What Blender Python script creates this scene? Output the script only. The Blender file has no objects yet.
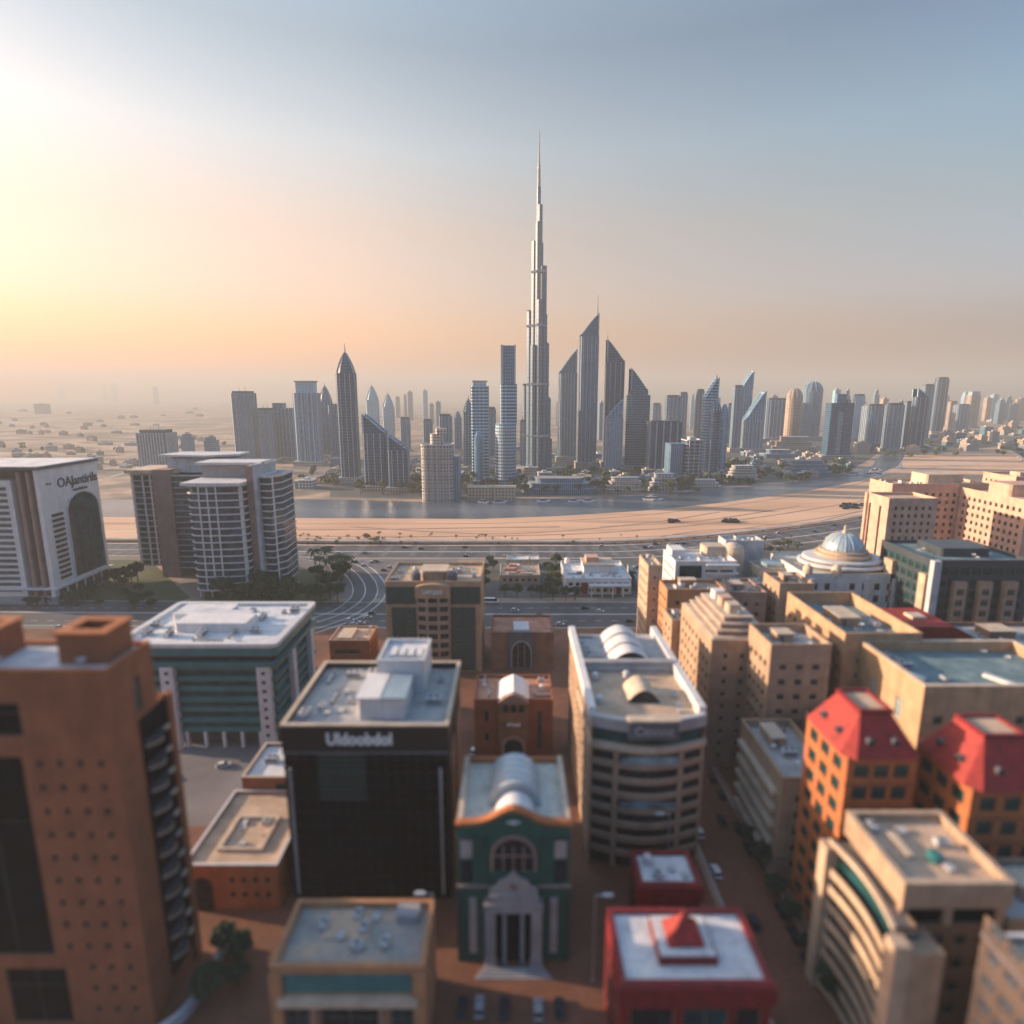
import bpy, math, random
from mathutils import Matrix, Vector
random.seed(7)
R = math.radians
SC = bpy.context.scene
COL = SC.collection

# ------------------------------------------------------------------ camera
CAM_H, PITCH, FPX = 120.0, R(11.0), 600.0
cd = bpy.data.cameras.new('camera'); cam = bpy.data.objects.new('camera', cd); COL.objects.link(cam)
cam.location = (0, 0, CAM_H); cam.rotation_euler = (R(90) - PITCH, 0, 0)
cd.sensor_width = 36; cd.lens = FPX / 1024 * 36
cd.clip_start = 1; cd.clip_end = 60000
cd.dof.use_dof = True; cd.dof.focus_distance = 900; cd.dof.aperture_fstop = 0.0145
SC.camera = cam

# ------------------------------------------------------------------ light
SUN_EL, SUN_AZ = 13.0, -79.0        # azimuth measured from the view direction (+Y), negative = to the left
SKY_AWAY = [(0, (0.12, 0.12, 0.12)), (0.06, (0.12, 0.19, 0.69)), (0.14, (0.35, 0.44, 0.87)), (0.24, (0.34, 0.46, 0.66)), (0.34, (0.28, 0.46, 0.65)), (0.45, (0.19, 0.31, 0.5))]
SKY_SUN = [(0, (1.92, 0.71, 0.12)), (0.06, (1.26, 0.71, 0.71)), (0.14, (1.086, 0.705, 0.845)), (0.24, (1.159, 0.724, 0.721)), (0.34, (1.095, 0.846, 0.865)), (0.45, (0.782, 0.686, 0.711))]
w = bpy.data.worlds.new('World'); SC.world = w; w.use_nodes = True
nt = w.node_tree; bg = nt.nodes['Background']
sky = nt.nodes.new('ShaderNodeTexSky'); sky.sky_type = 'NISHITA'; sky.sun_disc = False
sky.sun_elevation = R(SUN_EL); sky.sun_rotation = R(SUN_AZ)
sky.altitude = 0; sky.air_density = 2.0; sky.dust_density = 2.2; sky.ozone_density = 3.0
# dust in the low air: the sky's own colour warmed towards the horizon, most of all on the sun's side
def wn(kind, **k):
    n = nt.nodes.new(kind)
    for a, b in k.items(): setattr(n, a, b)
    return n
tc = wn('ShaderNodeTexCoord'); sp = wn('ShaderNodeSeparateXYZ'); nt.links.new(tc.outputs['Generated'], sp.inputs[0])
def wramp(stops, fac):
    n = wn('ShaderNodeValToRGB'); e = n.color_ramp.elements
    while len(e) < len(stops): e.new(0.5)
    for i, (p, c) in enumerate(stops): e[i].position = p; e[i].color = (c[0]/2, c[1]/2, c[2]/2, 1)
    nt.links.new(fac, n.inputs[0]); return n.outputs[0]
SKY_TOP = [(0.8, (1.15, 1.15, 1.25))]  # unseen upper sky, raised to brighten roofs more than walls
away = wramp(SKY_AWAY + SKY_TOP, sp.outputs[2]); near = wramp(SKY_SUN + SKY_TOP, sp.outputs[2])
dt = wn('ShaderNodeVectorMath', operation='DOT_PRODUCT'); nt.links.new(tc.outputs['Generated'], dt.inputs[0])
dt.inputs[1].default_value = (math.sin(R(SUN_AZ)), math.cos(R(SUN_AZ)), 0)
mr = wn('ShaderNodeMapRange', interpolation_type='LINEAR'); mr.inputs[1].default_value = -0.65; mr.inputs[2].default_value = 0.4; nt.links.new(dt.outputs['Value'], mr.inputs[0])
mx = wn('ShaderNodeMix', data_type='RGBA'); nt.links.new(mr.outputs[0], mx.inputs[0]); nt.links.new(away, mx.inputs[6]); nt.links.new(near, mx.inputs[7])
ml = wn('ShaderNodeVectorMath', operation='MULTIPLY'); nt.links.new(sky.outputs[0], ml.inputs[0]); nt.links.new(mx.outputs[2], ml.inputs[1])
# unseen sky behind the camera, tinted darker and bluer to cool front faces
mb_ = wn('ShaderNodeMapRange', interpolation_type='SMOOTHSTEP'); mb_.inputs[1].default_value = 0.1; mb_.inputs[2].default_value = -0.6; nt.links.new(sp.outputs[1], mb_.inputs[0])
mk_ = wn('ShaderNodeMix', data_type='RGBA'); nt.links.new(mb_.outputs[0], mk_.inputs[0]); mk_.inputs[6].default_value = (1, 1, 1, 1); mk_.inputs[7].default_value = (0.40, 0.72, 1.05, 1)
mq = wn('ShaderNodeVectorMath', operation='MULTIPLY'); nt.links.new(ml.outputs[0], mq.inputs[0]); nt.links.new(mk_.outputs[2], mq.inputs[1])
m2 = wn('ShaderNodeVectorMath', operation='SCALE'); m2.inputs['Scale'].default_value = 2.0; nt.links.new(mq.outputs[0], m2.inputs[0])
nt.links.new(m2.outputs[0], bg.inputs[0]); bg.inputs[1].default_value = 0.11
sl = bpy.data.lights.new('sun', 'SUN'); so = bpy.data.objects.new('sun', sl); COL.objects.link(so)
sl.energy = 4.3; sl.angle = R(0.5); sl.color = (1.0, 0.73, 0.50)
sd = Vector((math.sin(R(SUN_AZ)) * math.cos(R(SUN_EL)), math.cos(R(SUN_AZ)) * math.cos(R(SUN_EL)), math.sin(R(SUN_EL))))
so.rotation_euler = sd.to_track_quat('Z', 'Y').to_euler(); so.location = (-300, 200, 400)
SC.view_settings.view_transform = 'Standard'; SC.view_settings.look = 'None'
SC.view_settings.exposure = 1.7; SC.view_settings.gamma = 1.0
SC.render.engine = 'CYCLES'
cy = SC.cycles
cy.use_denoising = True; cy.max_bounces = 5; cy.diffuse_bounces = 2; cy.glossy_bounces = 2
cy.volume_bounces = 0; cy.transmission_bounces = 2; cy.sample_clamp_indirect = 4

# ------------------------------------------------------------------ pixel <-> place
def ang(py): return PITCH + math.atan((py - 512) / FPX)
def Yg(py, z=0.0): return (CAM_H - z) / math.tan(ang(py))
def Zat(py, Y): return CAM_H - Y * math.tan(ang(py))
def Dp(Y, z): return Y * math.cos(PITCH) + (CAM_H - z) * math.sin(PITCH)
def Xat(px, Y, z=0.0): return (px - 512) / FPX * Dp(Y, z)
def G(px, py, z=0.0):
    Y = Yg(py, z); return (Xat(px, Y, z), Y)

# ------------------------------------------------------------------ materials
def _nodes(name):
    m = bpy.data.materials.new(name); m.use_nodes = True
    t = m.node_tree; b = t.nodes['Principled BSDF']; return m, t, b
def c4(c): return (c[0], c[1], c[2], 1)
def mixc(t, fac, a, b, mode='MIX'):
    n = t.nodes.new('ShaderNodeMix'); n.data_type = 'RGBA'; n.blend_type = mode
    for s, v in ((0, fac), (6, a), (7, b)):
        if hasattr(v, 'is_linked') or hasattr(v, 'links'): t.links.new(v, n.inputs[s])
        else: n.inputs[s].default_value = v if s == 0 else c4(v)
    return n.outputs[2]
def mth(t, op, a, b=None):
    n = t.nodes.new('ShaderNodeMath'); n.operation = op
    for s, v in ((0, a), (1, b)):
        if v is None: continue
        if hasattr(v, 'links'): t.links.new(v, n.inputs[s])
        else: n.inputs[s].default_value = v
    return n.outputs[0]
def noise(t, scale, detail=4, stretch=None, coord='Object'):
    tc = t.nodes.new('ShaderNodeTexCoord'); src = tc.outputs[coord]
    if stretch:
        mp = t.nodes.new('ShaderNodeMapping'); mp.inputs['Scale'].default_value = stretch
        t.links.new(src, mp.inputs[0]); src = mp.outputs[0]
    n = t.nodes.new('ShaderNodeTexNoise'); n.inputs['Scale'].default_value = scale; n.inputs['Detail'].default_value = detail
    t.links.new(src, n.inputs['Vector']); return n.outputs['Fac']
def ramp(t, fac, stops):
    n = t.nodes.new('ShaderNodeValToRGB'); e = n.color_ramp.elements
    while len(e) < len(stops): e.new(0.5)
    for i, (p, c) in enumerate(stops): e[i].position = p; e[i].color = c4(c)
    t.links.new(fac, n.inputs[0]); return n.outputs[0]
def sc(c, k): return tuple(min(1, x * k) for x in c)

def paint(name, col, rough=0.75, vary=0.22, scale=0.25, metal=0.0, streak=True):
    """plain painted / rendered surface with blotches and vertical weather streaks"""
    m, t, b = _nodes(name)
    a = ramp(t, noise(t, scale, 6), [(0.3, sc(col, 1 - vary)), (0.7, sc(col, 1 + vary * 0.6))])
    if streak:
        s = ramp(t, noise(t, 1.0, 3, (1.3, 1.3, 0.06)), [(0.35, (0.78,) * 3), (0.6, (1, 1, 1))])
        a = mixc(t, 0.55, a, s, 'MULTIPLY')
    t.links.new(a, b.inputs['Base Color']); b.inputs['Roughness'].default_value = rough; b.inputs['Metallic'].default_value = metal
    return m
def glassy(name, col, rough=0.12, spec=0.4, vary=0.5):
    m, t, b = _nodes(name)
    a = ramp(t, noise(t, 0.22, 3), [(0.35, sc(col, 1 - vary)), (0.65, sc(col, 1 + vary))])
    t.links.new(a, b.inputs['Base Color']); b.inputs['Roughness'].default_value = rough
    b.inputs['Specular IOR Level'].default_value = spec
    return m
def gridmat(name, wall, glass, cw, ch, fw, fh, rough_w=0.7, rough_g=0.2, cell_vary=0.5, uo=0.0):
    """a facade read from UVs in metres: panes of fw x fh share of each cell, every pane a little different"""
    m, t, b = _nodes(name)
    uv = t.nodes.new('ShaderNodeUVMap'); uv.uv_map = 'UVMap'
    sp = t.nodes.new('ShaderNodeSeparateXYZ'); t.links.new(uv.outputs[0], sp.inputs[0])
    u = mth(t, 'ADD', mth(t, 'DIVIDE', sp.outputs[0], cw), 500.0 + uo); v = mth(t, 'DIVIDE', sp.outputs[1], ch)
    fu = mth(t, 'FRACT', u); fv = mth(t, 'FRACT', v)
    mk = mth(t, 'MULTIPLY', mth(t, 'LESS_THAN', mth(t, 'ABSOLUTE', mth(t, 'SUBTRACT', fu, 0.5)), fw / 2),
                            mth(t, 'LESS_THAN', mth(t, 'ABSOLUTE', mth(t, 'SUBTRACT', fv, 0.5)), fh / 2))
    cb = t.nodes.new('ShaderNodeCombineXYZ')
    t.links.new(mth(t, 'FLOOR', u), cb.inputs[0]); t.links.new(mth(t, 'FLOOR', v), cb.inputs[1])
    wn = t.nodes.new('ShaderNodeTexWhiteNoise'); wn.noise_dimensions = '2D'; t.links.new(cb.outputs[0], wn.inputs['Vector'])
    g = ramp(t, wn.outputs['Value'], [(0.0, sc(glass, 1 - cell_vary)), (0.8, glass), (1.0, sc(glass, 1 + 1.6 * cell_vary))])
    wl = ramp(t, noise(t, 0.03, 5), [(0.3, sc(wall, 0.82)), (0.7, sc(wall, 1.1))])
    t.links.new(mixc(t, mk, wl, g), b.inputs['Base Color'])
    t.links.new(mth(t, 'ADD', rough_w, mth(t, 'MULTIPLY', mk, rough_g - rough_w)), b.inputs['Roughness'])
    return m

M = {}
M['haze_sky'] = None
M['terracotta'] = paint('terracotta', (0.27, 0.095, 0.045))
M['terracotta_dark'] = paint('terracotta_dark', (0.26, 0.085, 0.04))
M['orange'] = paint('orange_render', (0.42, 0.135, 0.045))
M['tan'] = paint('tan_render', (0.39, 0.265, 0.18))
M['sandstone'] = paint('sandstone', (0.47, 0.35, 0.25))
M['ochre'] = paint('ochre', (0.43, 0.28, 0.165))
M['cream'] = paint('cream', (0.56, 0.45, 0.34))
M['pink'] = paint('pink_render', (0.58, 0.36, 0.27))
M['white'] = paint('white_render', (0.72, 0.70, 0.68), 0.6, 0.10)
M['offwhite'] = paint('offwhite', (0.60, 0.60, 0.60), 0.6, 0.12)
M['grey'] = paint('grey_render', (0.33, 0.33, 0.34))
M['lgrey'] = paint('light_grey', (0.48, 0.50, 0.52))
M['dgrey'] = paint('dark_grey', (0.10, 0.11, 0.13))
M['black'] = paint('black_panel', (0.0015, 0.003, 0.008), 0.6, 0.3)
M['teal'] = paint('teal_panel', (0.03, 0.17, 0.18), 0.4)
M['green'] = paint('green_render', (0.008, 0.085, 0.065), 0.6)
M['dgreen'] = paint('dark_green_panel', (0.02, 0.065, 0.06), 0.5)
M['stone'] = paint('trim_stone', (0.36, 0.31, 0.29))
M['red'] = paint('red_paint', (0.20, 0.010, 0.014), 0.55, 0.3, 0.5)
M['redroof'] = paint('red_roof', (0.31, 0.022, 0.018), 0.65, 0.35, 0.5)
M['brown'] = paint('brown_render', (0.24, 0.13, 0.075))
M['slate_panel'] = paint('slate_panel', (0.045, 0.06, 0.075), 0.4)
M['mauve'] = paint('mauve_stone', (0.30, 0.20, 0.17))
def roofmat(name, col, blot):
    m, t, b = _nodes(name)
    a = ramp(t, noise(t, 0.18, 7), [(0.28, sc(col, 0.72)), (0.5, col), (0.72, blot)])
    s = ramp(t, noise(t, 0.9, 5), [(0.36, (0.6,) * 3), (0.48, (1, 1, 1))])
    t.links.new(mixc(t, 0.45, a, s, 'MULTIPLY'), b.inputs['Base Color']); b.inputs['Roughness'].default_value = 0.85
    return m
M['roof_white'] = roofmat('roof_membrane_white', (0.62, 0.63, 0.64), (0.74, 0.71, 0.66))
M['roof_grey'] = roofmat('roof_gravel_grey', (0.36, 0.37, 0.37), (0.46, 0.43, 0.39))
M['roof_tan'] = roofmat('roof_tan', (0.50, 0.36, 0.25), (0.62, 0.46, 0.33))
M['roof_teal'] = roofmat('roof_teal_membrane', (0.12, 0.20, 0.22), (0.22, 0.30, 0.31))
M['roof_cream'] = roofmat('roof_cream', (0.52, 0.49, 0.42), (0.60, 0.57, 0.50))
M['peach'] = paint('peach_render', (0.44, 0.215, 0.105))
M['roof_patchy'] = roofmat('roof_patchy', (0.34, 0.32, 0.29), (0.52, 0.37, 0.25))
M['roof_red'] = roofmat('roof_terracotta', (0.48, 0.22, 0.14), (0.60, 0.34, 0.25))
M['blue_metal'] = paint('pale_blue_metal', (0.36, 0.47, 0.52), 0.35, 0.12, 0.3, 0.3)
M['pale_metal'] = paint('pale_vault_metal', (0.52, 0.57, 0.58), 0.4, 0.1, 0.3, 0.2)
M['metal'] = paint('galvanised_metal', (0.42, 0.44, 0.46), 0.4, 0.15, 0.6, 0.7)
M['g_dark'] = glassy('glass_dark', (0.010, 0.018, 0.026))
M['g_teal'] = glassy('glass_teal', (0.012, 0.055, 0.062))
M['g_blue'] = glassy('glass_blue', (0.04, 0.075, 0.10))
M['g_pale'] = glassy('glass_pale', (0.20, 0.28, 0.30))
M['g_black'] = glassy('glass_black_curtain', (0.0004, 0.004, 0.010), 0.3, 0.03, 0.6)
M['frame'] = paint('window_frame', (0.20, 0.17, 0.15), 0.5)
M['frame_w'] = paint('window_frame_white', (0.55, 0.55, 0.55), 0.5)
M['bark'] = paint('bark', (0.12, 0.08, 0.05), 0.9)
def leafmat(name, c):
    m, t, b = _nodes(name)
    a = ramp(t, noise(t, 0.8, 4), [(0.3, sc(c, 0.6)), (0.7, sc(c, 1.45))])
    t.links.new(a, b.inputs['Base Color']); b.inputs['Roughness'].default_value = 0.8; return m
M['leaf'] = leafmat('leaf_green', (0.045, 0.075, 0.035))
M['leaf2'] = leafmat('leaf_olive', (0.08, 0.09, 0.035))
M['frond'] = leafmat('palm_frond', (0.06, 0.085, 0.03))
M['tyre'] = paint('tyre', (0.02, 0.02, 0.02), 0.9)
for n, c in (('car_white', (0.7, 0.7, 0.7)), ('car_dark', (0.03, 0.035, 0.05)), ('car_silver', (0.35, 0.36, 0.38)), ('car_red', (0.35, 0.03, 0.02))):
    M[n] = paint(n, c, 0.25, 0.03, streak=False)
M['lettering'] = paint('lettering_white', (0.8, 0.8, 0.8), 0.5, 0.05)
M['lettering_dark'] = paint('lettering_dark', (0.03, 0.05, 0.09), 0.5, 0.05)
# tower skins
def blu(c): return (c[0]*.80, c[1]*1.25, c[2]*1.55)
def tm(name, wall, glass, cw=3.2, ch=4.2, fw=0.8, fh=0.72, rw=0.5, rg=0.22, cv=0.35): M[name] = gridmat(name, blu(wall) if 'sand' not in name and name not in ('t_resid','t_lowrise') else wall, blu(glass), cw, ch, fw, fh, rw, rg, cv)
tm('t_blue', (0.16, 0.21, 0.25), (0.075, 0.115, 0.15))
tm('t_blue2', (0.22, 0.27, 0.31), (0.10, 0.145, 0.18), 5.5, 4.0, 0.6, 0.9)
tm('t_teal', (0.12, 0.19, 0.21), (0.05, 0.10, 0.12), 4.0, 4.0, 0.88, 0.6)
tm('t_navy', (0.09, 0.13, 0.17), (0.03, 0.055, 0.08), 3.0, 4.0, 0.8, 0.8)
tm('t_khalifa', (0.17, 0.20, 0.22), (0.08, 0.11, 0.135), 2.6, 6.0, 0.62, 0.9, 0.4, 0.22, 0.25)
tm('t_pale', (0.40, 0.42, 0.42), (0.16, 0.20, 0.23), 4.0, 4.0, 0.5, 0.6)
tm('t_resid', (0.50, 0.48, 0.45), (0.06, 0.08, 0.10), 4.2, 3.8, 0.6, 0.55)
tm('t_band', (0.36, 0.39, 0.41), (0.06, 0.09, 0.12), 40.0, 4.4, 0.98, 0.55)
tm('t_sand', (0.50, 0.38, 0.29), (0.10, 0.09, 0.09), 3.8, 4.0, 0.5, 0.5)
tm('t_lowrise', (0.46, 0.41, 0.36), (0.06, 0.07, 0.08), 3.6, 3.4, 0.5, 0.5)
tm('t_slate', (0.20, 0.23, 0.26), (0.09, 0.115, 0.14), 2.4, 4.0, 0.55, 1.0)

# ------------------------------------------------------------------ mesh builder
class MB:
    def __init__(s): s.v = []; s.f = []; s.m = []; s.mats = []; s.X = None
    def mi(s, k):
        if k not in s.mats: s.mats.append(k)
        return s.mats.index(k)
    def add(s, vs, fs, mat):
        b = len(s.v)
        for p in vs:
            p = Vector(p)
            if s.X is not None: p = s.X @ p
            s.v.append(p)
        k = s.mi(mat)
        for f in fs: s.f.append([b + i for i in f]); s.m.append(k)
    def quad(s, a, b, c, d, mat): s.add([a, b, c, d], [(0, 1, 2, 3)], mat)
    def box(s, x0, x1, y0, y1, z0, z1, mat):
        s.add([(x0,y0,z0),(x1,y0,z0),(x1,y1,z0),(x0,y1,z0),(x0,y0,z1),(x1,y0,z1),(x1,y1,z1),(x0,y1,z1)],
              [(0,3,2,1),(4,5,6,7),(0,1,5,4),(1,2,6,5),(2,3,7,6),(3,0,4,7)], mat)
    def bevbox(s, x0, x1, y0, y1, z0, z1, e, mat):
        s.prism([(x0+e,y0),(x1-e,y0),(x1,y0+e),(x1,y1-e),(x1-e,y1),(x0+e,y1),(x0,y1-e),(x0,y0+e)], z0, z1, mat)
    def prism(s, pts, z0, z1, mat, top=True, top_mat=None):
        n = len(pts)
        s.add([(x, y, z0) for x, y in pts] + [(x, y, z1) for x, y in pts], [(i, (i+1) % n, n + (i+1) % n, n + i) for i in range(n)], mat)
        if top: s.add([(x, y, z1) for x, y in pts], [tuple(range(n))], top_mat or mat)
    def ring(s, pts, ins, z0, z1, mat):
        """closed band following an outline, thickness from pts to ins"""
        n = len(pts)
        vs = [(x,y,z0) for x,y in pts] + [(x,y,z1) for x,y in pts] + [(x,y,z0) for x,y in ins] + [(x,y,z1) for x,y in ins]
        fs = []
        for i in range(n):
            j = (i+1) % n
            fs += [(i,j,n+j,n+i), (n+i,n+j,3*n+j,3*n+i), (2*n+j,2*n+i,3*n+i,3*n+j), (j,i,2*n+i,2*n+j)]
        s.add(vs, fs, mat)
    def ext(s, prof, y0, y1, mat, cap=None):
        """profile in x,z pushed from y0 to y1"""
        n = len(prof)
        s.add([(x,y0,z) for x,z in prof] + [(x,y1,z) for x,z in prof], [(i,(i+1)%n,n+(i+1)%n,n+i) for i in range(n)], mat)
        s.add([(x,y0,z) for x,z in prof], [tuple(range(n))], cap or mat); s.add([(x,y1,z) for x,z in prof], [tuple(range(n))], cap or mat)
    def lathe(s, cx, cy, prof, mat, n=24, sx=1.0, sy=1.0):
        vs = []; fs = []
        for r, z in prof:
            for k in range(n):
                a = 2*math.pi*k/n; vs.append((cx + r*sx*math.cos(a), cy + r*sy*math.sin(a), z))
        for i in range(len(prof)-1):
            for k in range(n): fs.append((i*n+k, i*n+(k+1)%n, (i+1)*n+(k+1)%n, (i+1)*n+k))
        s.add(vs, fs, mat)
    def tube(s, a, b, r0, r1, mat, n=8):
        a = Vector(a); b = Vector(b); d = (b-a).normalized(); u = d.orthogonal().normalized(); v = d.cross(u)
        vs = [a + (u*math.cos(2*math.pi*k/n) + v*math.sin(2*math.pi*k/n))*r0 for k in range(n)] + [b + (u*math.cos(2*math.pi*k/n) + v*math.sin(2*math.pi*k/n))*r1 for k in range(n)]
        s.add(vs, [(k,(k+1)%n,n+(k+1)%n,n+k) for k in range(n)] + [tuple(range(n)), tuple(range(n,2*n))], mat)
    def mesh(s, name, off=(0,0,0)):
        me = bpy.data.meshes.new(name); o = Vector(off)
        me.from_pydata([p - o for p in s.v], [], s.f)
        for k in s.mats: me.materials.append(M[k])
        me.polygons.foreach_set('material_index', s.m)
        uv = me.uv_layers.new(name='UVMap'); d = uv.data
        for p in me.polygons:
            n = p.normal
            if abs(n.z) > 0.95: tx, ty = Vector((1,0,0)), Vector((0,1,0))
            else:
                tx = Vector((-n.y, n.x, 0)); tx.normalize(); ty = Vector((0,0,1))
            for li in p.loop_indices:
                c = me.vertices[me.loops[li].vertex_index].co
                d[li].uv = (c.dot(tx), c.dot(ty))
        me.update(); return me
    def build(s, name, parent=None, off=None):
        if off is None: off = OFF.get(parent.name, (0,0,0)) if parent else (0,0,0)
        me = s.mesh(name, off); o = bpy.data.objects.new(name, me); COL.objects.link(o)
        if parent: o.parent = parent; OFF[o.name] = off
        return o
OFF = {}
def tag(o, label=None, cat=None, group=None, kind=None):
    if label: o['label'] = label
    if cat: o['category'] = cat
    if group: o['group'] = group
    if kind: o['kind'] = kind
    return o
def root(name, label, cat, loc, group=None):
    o = bpy.data.objects.new(name, None); COL.objects.link(o); o.location = loc; o.empty_display_size = 2
    OFF[o.name] = tuple(loc); return tag(o, label, cat, group)
def struct(o): o['kind'] = 'structure'; return o
def copy_tree(o, parent=None):
    c = o.copy(); COL.objects.link(c); c.parent = parent
    for ch in list(o.children): copy_tree(ch, c)
    return c
def text_mesh(body, size, mat, extr=0.15, bold=0.0):
    cu = bpy.data.curves.new('lettering', 'FONT'); cu.body = body; cu.size = size; cu.extrude = extr; cu.align_x = 'CENTER'; cu.align_y = 'CENTER'; cu.offset = bold
    ob = bpy.data.objects.new('lettering_tmp', cu); COL.objects.link(ob)
    dg = bpy.context.evaluated_depsgraph_get(); me = bpy.data.meshes.new_from_object(ob.evaluated_get(dg))
    bpy.data.objects.remove(ob); me.materials.clear(); me.materials.append(M[mat]); me.name = 'lettering'; return me
def put_text(body, size, mat, loc, parent, rz=0.0, bold=0.03, sx=1.0):
    me = text_mesh(body, size, mat, bold=bold); o = bpy.data.objects.new('lettering', me); COL.objects.link(o)
    o.parent = parent; p = parent
    off = OFF[parent.name]; o.location = (loc[0]-off[0], loc[1]-off[1], loc[2]-off[2]); o.rotation_euler = (R(90), 0, rz); o.scale = (sx, 1, 1); return o

# ------------------------------------------------------------------ ground
def sheet(name, pts, z, mat, kind='structure'):
    mb = MB(); mb.add([(x, y, z) for x, y in pts], [tuple(range(len(pts)))], mat); o = mb.build(name); o['kind'] = kind; return o
def strip_pts(path, w0, w1=None):
    """left and right offsets of a polyline (world points)"""
    L, Rr = [], []; n = len(path)
    for i, p in enumerate(path):
        a = Vector(path[max(0, i-1)]); b = Vector(path[min(n-1, i+1)]); d = (b-a).normalized(); nrm = Vector((-d.y, d.x))
        L.append(Vector(p) + nrm*w0); Rr.append(Vector(p) + nrm*(w1 if w1 is not None else -w0))
    return L, Rr
def strip(name, path, w0, w1, z, mat, mb=None):
    own = mb is None; mb = mb or MB(); L, Rr = strip_pts(path, w0, w1)
    for i in range(len(path)-1):
        mb.add([(L[i].x,L[i].y,z),(Rr[i].x,Rr[i].y,z),(Rr[i+1].x,Rr[i+1].y,z),(L[i+1].x,L[i+1].y,z)], [(0,1,2,3)], mat)
    if own: o = mb.build(name); o['kind'] = 'structure'; return o
def smooth(path, k=8):
    """Catmull-Rom through world points"""
    P = [Vector(p) for p in path]; P = [P[0]*2-P[1]] + P + [P[-1]*2-P[-2]]; out = []
    for i in range(1, len(P)-2):
        for j in range(k):
            t = j/k; a, b, c, d = P[i-1:i+3]
            out.append(0.5*((2*b) + (c-a)*t + (2*a-5*b+4*c-d)*t*t + (3*b-a-3*c+d)*t**3))
    out.append(P[-2]); return out

def ground_mat():
    m, t, b = _nodes('plain_ground')
    a = ramp(t, noise(t, 0.0035, 8, (1, 1.6, 1)), [(0.33, (0.10, 0.095, 0.085)), (0.46, (0.20, 0.165, 0.135)), (0.52, (0.48, 0.34, 0.245)), (0.62, (0.17, 0.15, 0.13)), (0.75, (0.40, 0.29, 0.22))])
    s = ramp(t, noise(t, 0.035, 5), [(0.38, (0.55,) * 3), (0.55, (1, 1, 1))])
    t.links.new(mixc(t, 0.6, a, s, 'MULTIPLY'), b.inputs['Base Color']); b.inputs['Roughness'].default_value = 0.95; return m
M['plain'] = ground_mat()
def sand_mat():
    m, t, b = _nodes('sand')
    a = ramp(t, noise(t, 0.012, 7, (0.35, 1.6, 1)), [(0.3, (0.48, 0.28, 0.17)), (0.5, (0.66, 0.41, 0.26)), (0.7, (0.74, 0.48, 0.31))])
    tr = ramp(t, noise(t, 0.02, 6, (0.12, 2.4, 1)), [(0.36, (0.62,) * 3), (0.44, (1, 1, 1))])
    t.links.new(mixc(t, 0.75, a, tr, 'MULTIPLY'), b.inputs['Base Color']); b.inputs['Roughness'].default_value = 0.95; return m
M['sand'] = sand_mat(); M['track'] = paint('sand_track', (0.33, 0.21, 0.15), 0.95, 0.35, 0.05, streak=False)
def asphalt_mat(name, col):
    m, t, b = _nodes(name)
    a = ramp(t, noise(t, 0.05, 6), [(0.3, sc(col, 0.75)), (0.7, sc(col, 1.3))])
    t.links.new(a, b.inputs['Base Color']); b.inputs['Roughness'].default_value = 0.8; return m
M['asphalt'] = asphalt_mat('asphalt', (0.075, 0.078, 0.085)); M['asphalt2'] = asphalt_mat('asphalt_pale', (0.15, 0.14, 0.14))
M['concrete'] = asphalt_mat('concrete', (0.36, 0.33, 0.30)); M['marking'] = asphalt_mat('marking', (0.7, 0.68, 0.64))
M['bank'] = asphalt_mat('bank_ground', (0.085, 0.09, 0.085)); M['pavers'] = asphalt_mat('pavers', (0.30, 0.19, 0.13)); M['lawn'] = asphalt_mat('lawn', (0.05, 0.07, 0.03))
def water_mat():
    m, t, b = _nodes('canal_water'); b.inputs['Base Color'].default_value = (0.10, 0.12, 0.14, 1); b.inputs['Roughness'].default_value = 0.25
    n = noise(t, 0.25, 5, (1, 2, 1)); bp = t.nodes.new('ShaderNodeBump'); bp.inputs['Strength'].default_value = 0.5; bp.inputs['Distance'].default_value = 0.6
    t.links.new(n, bp.inputs['Height']); t.links.new(bp.outputs[0], b.inputs['Normal'])
    a = ramp(t, noise(t, 0.01, 5, (0.4, 1.5, 1)), [(0.35, (0.085, 0.105, 0.125)), (0.65, (0.15, 0.18, 0.205))]); t.links.new(a, b.inputs['Base Color']); return m
M['water'] = water_mat()
def paving_mat():
    m, t, b = _nodes('brick_paving')
    tc = t.nodes.new('ShaderNodeTexCoord'); br = t.nodes.new('ShaderNodeTexBrick'); br.inputs['Scale'].default_value = 0.5
    br.inputs['Color1'].default_value = (0.27, 0.105, 0.05, 1); br.inputs['Color2'].default_value = (0.19, 0.075, 0.04, 1); br.inputs['Mortar'].default_value = (0.09, 0.05, 0.04, 1)
    t.links.new(tc.outputs['Object'], br.inputs['Vector'])
    s = ramp(t, noise(t, 0.06, 6), [(0.35, (0.55,) * 3), (0.65, (1, 1, 1))])
    t.links.new(mixc(t, 0.8, br.outputs[0], s, 'MULTIPLY'), b.inputs['Base Color']); b.inputs['Roughness'].default_value = 0.7; return m
M['paving'] = paving_mat()

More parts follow.
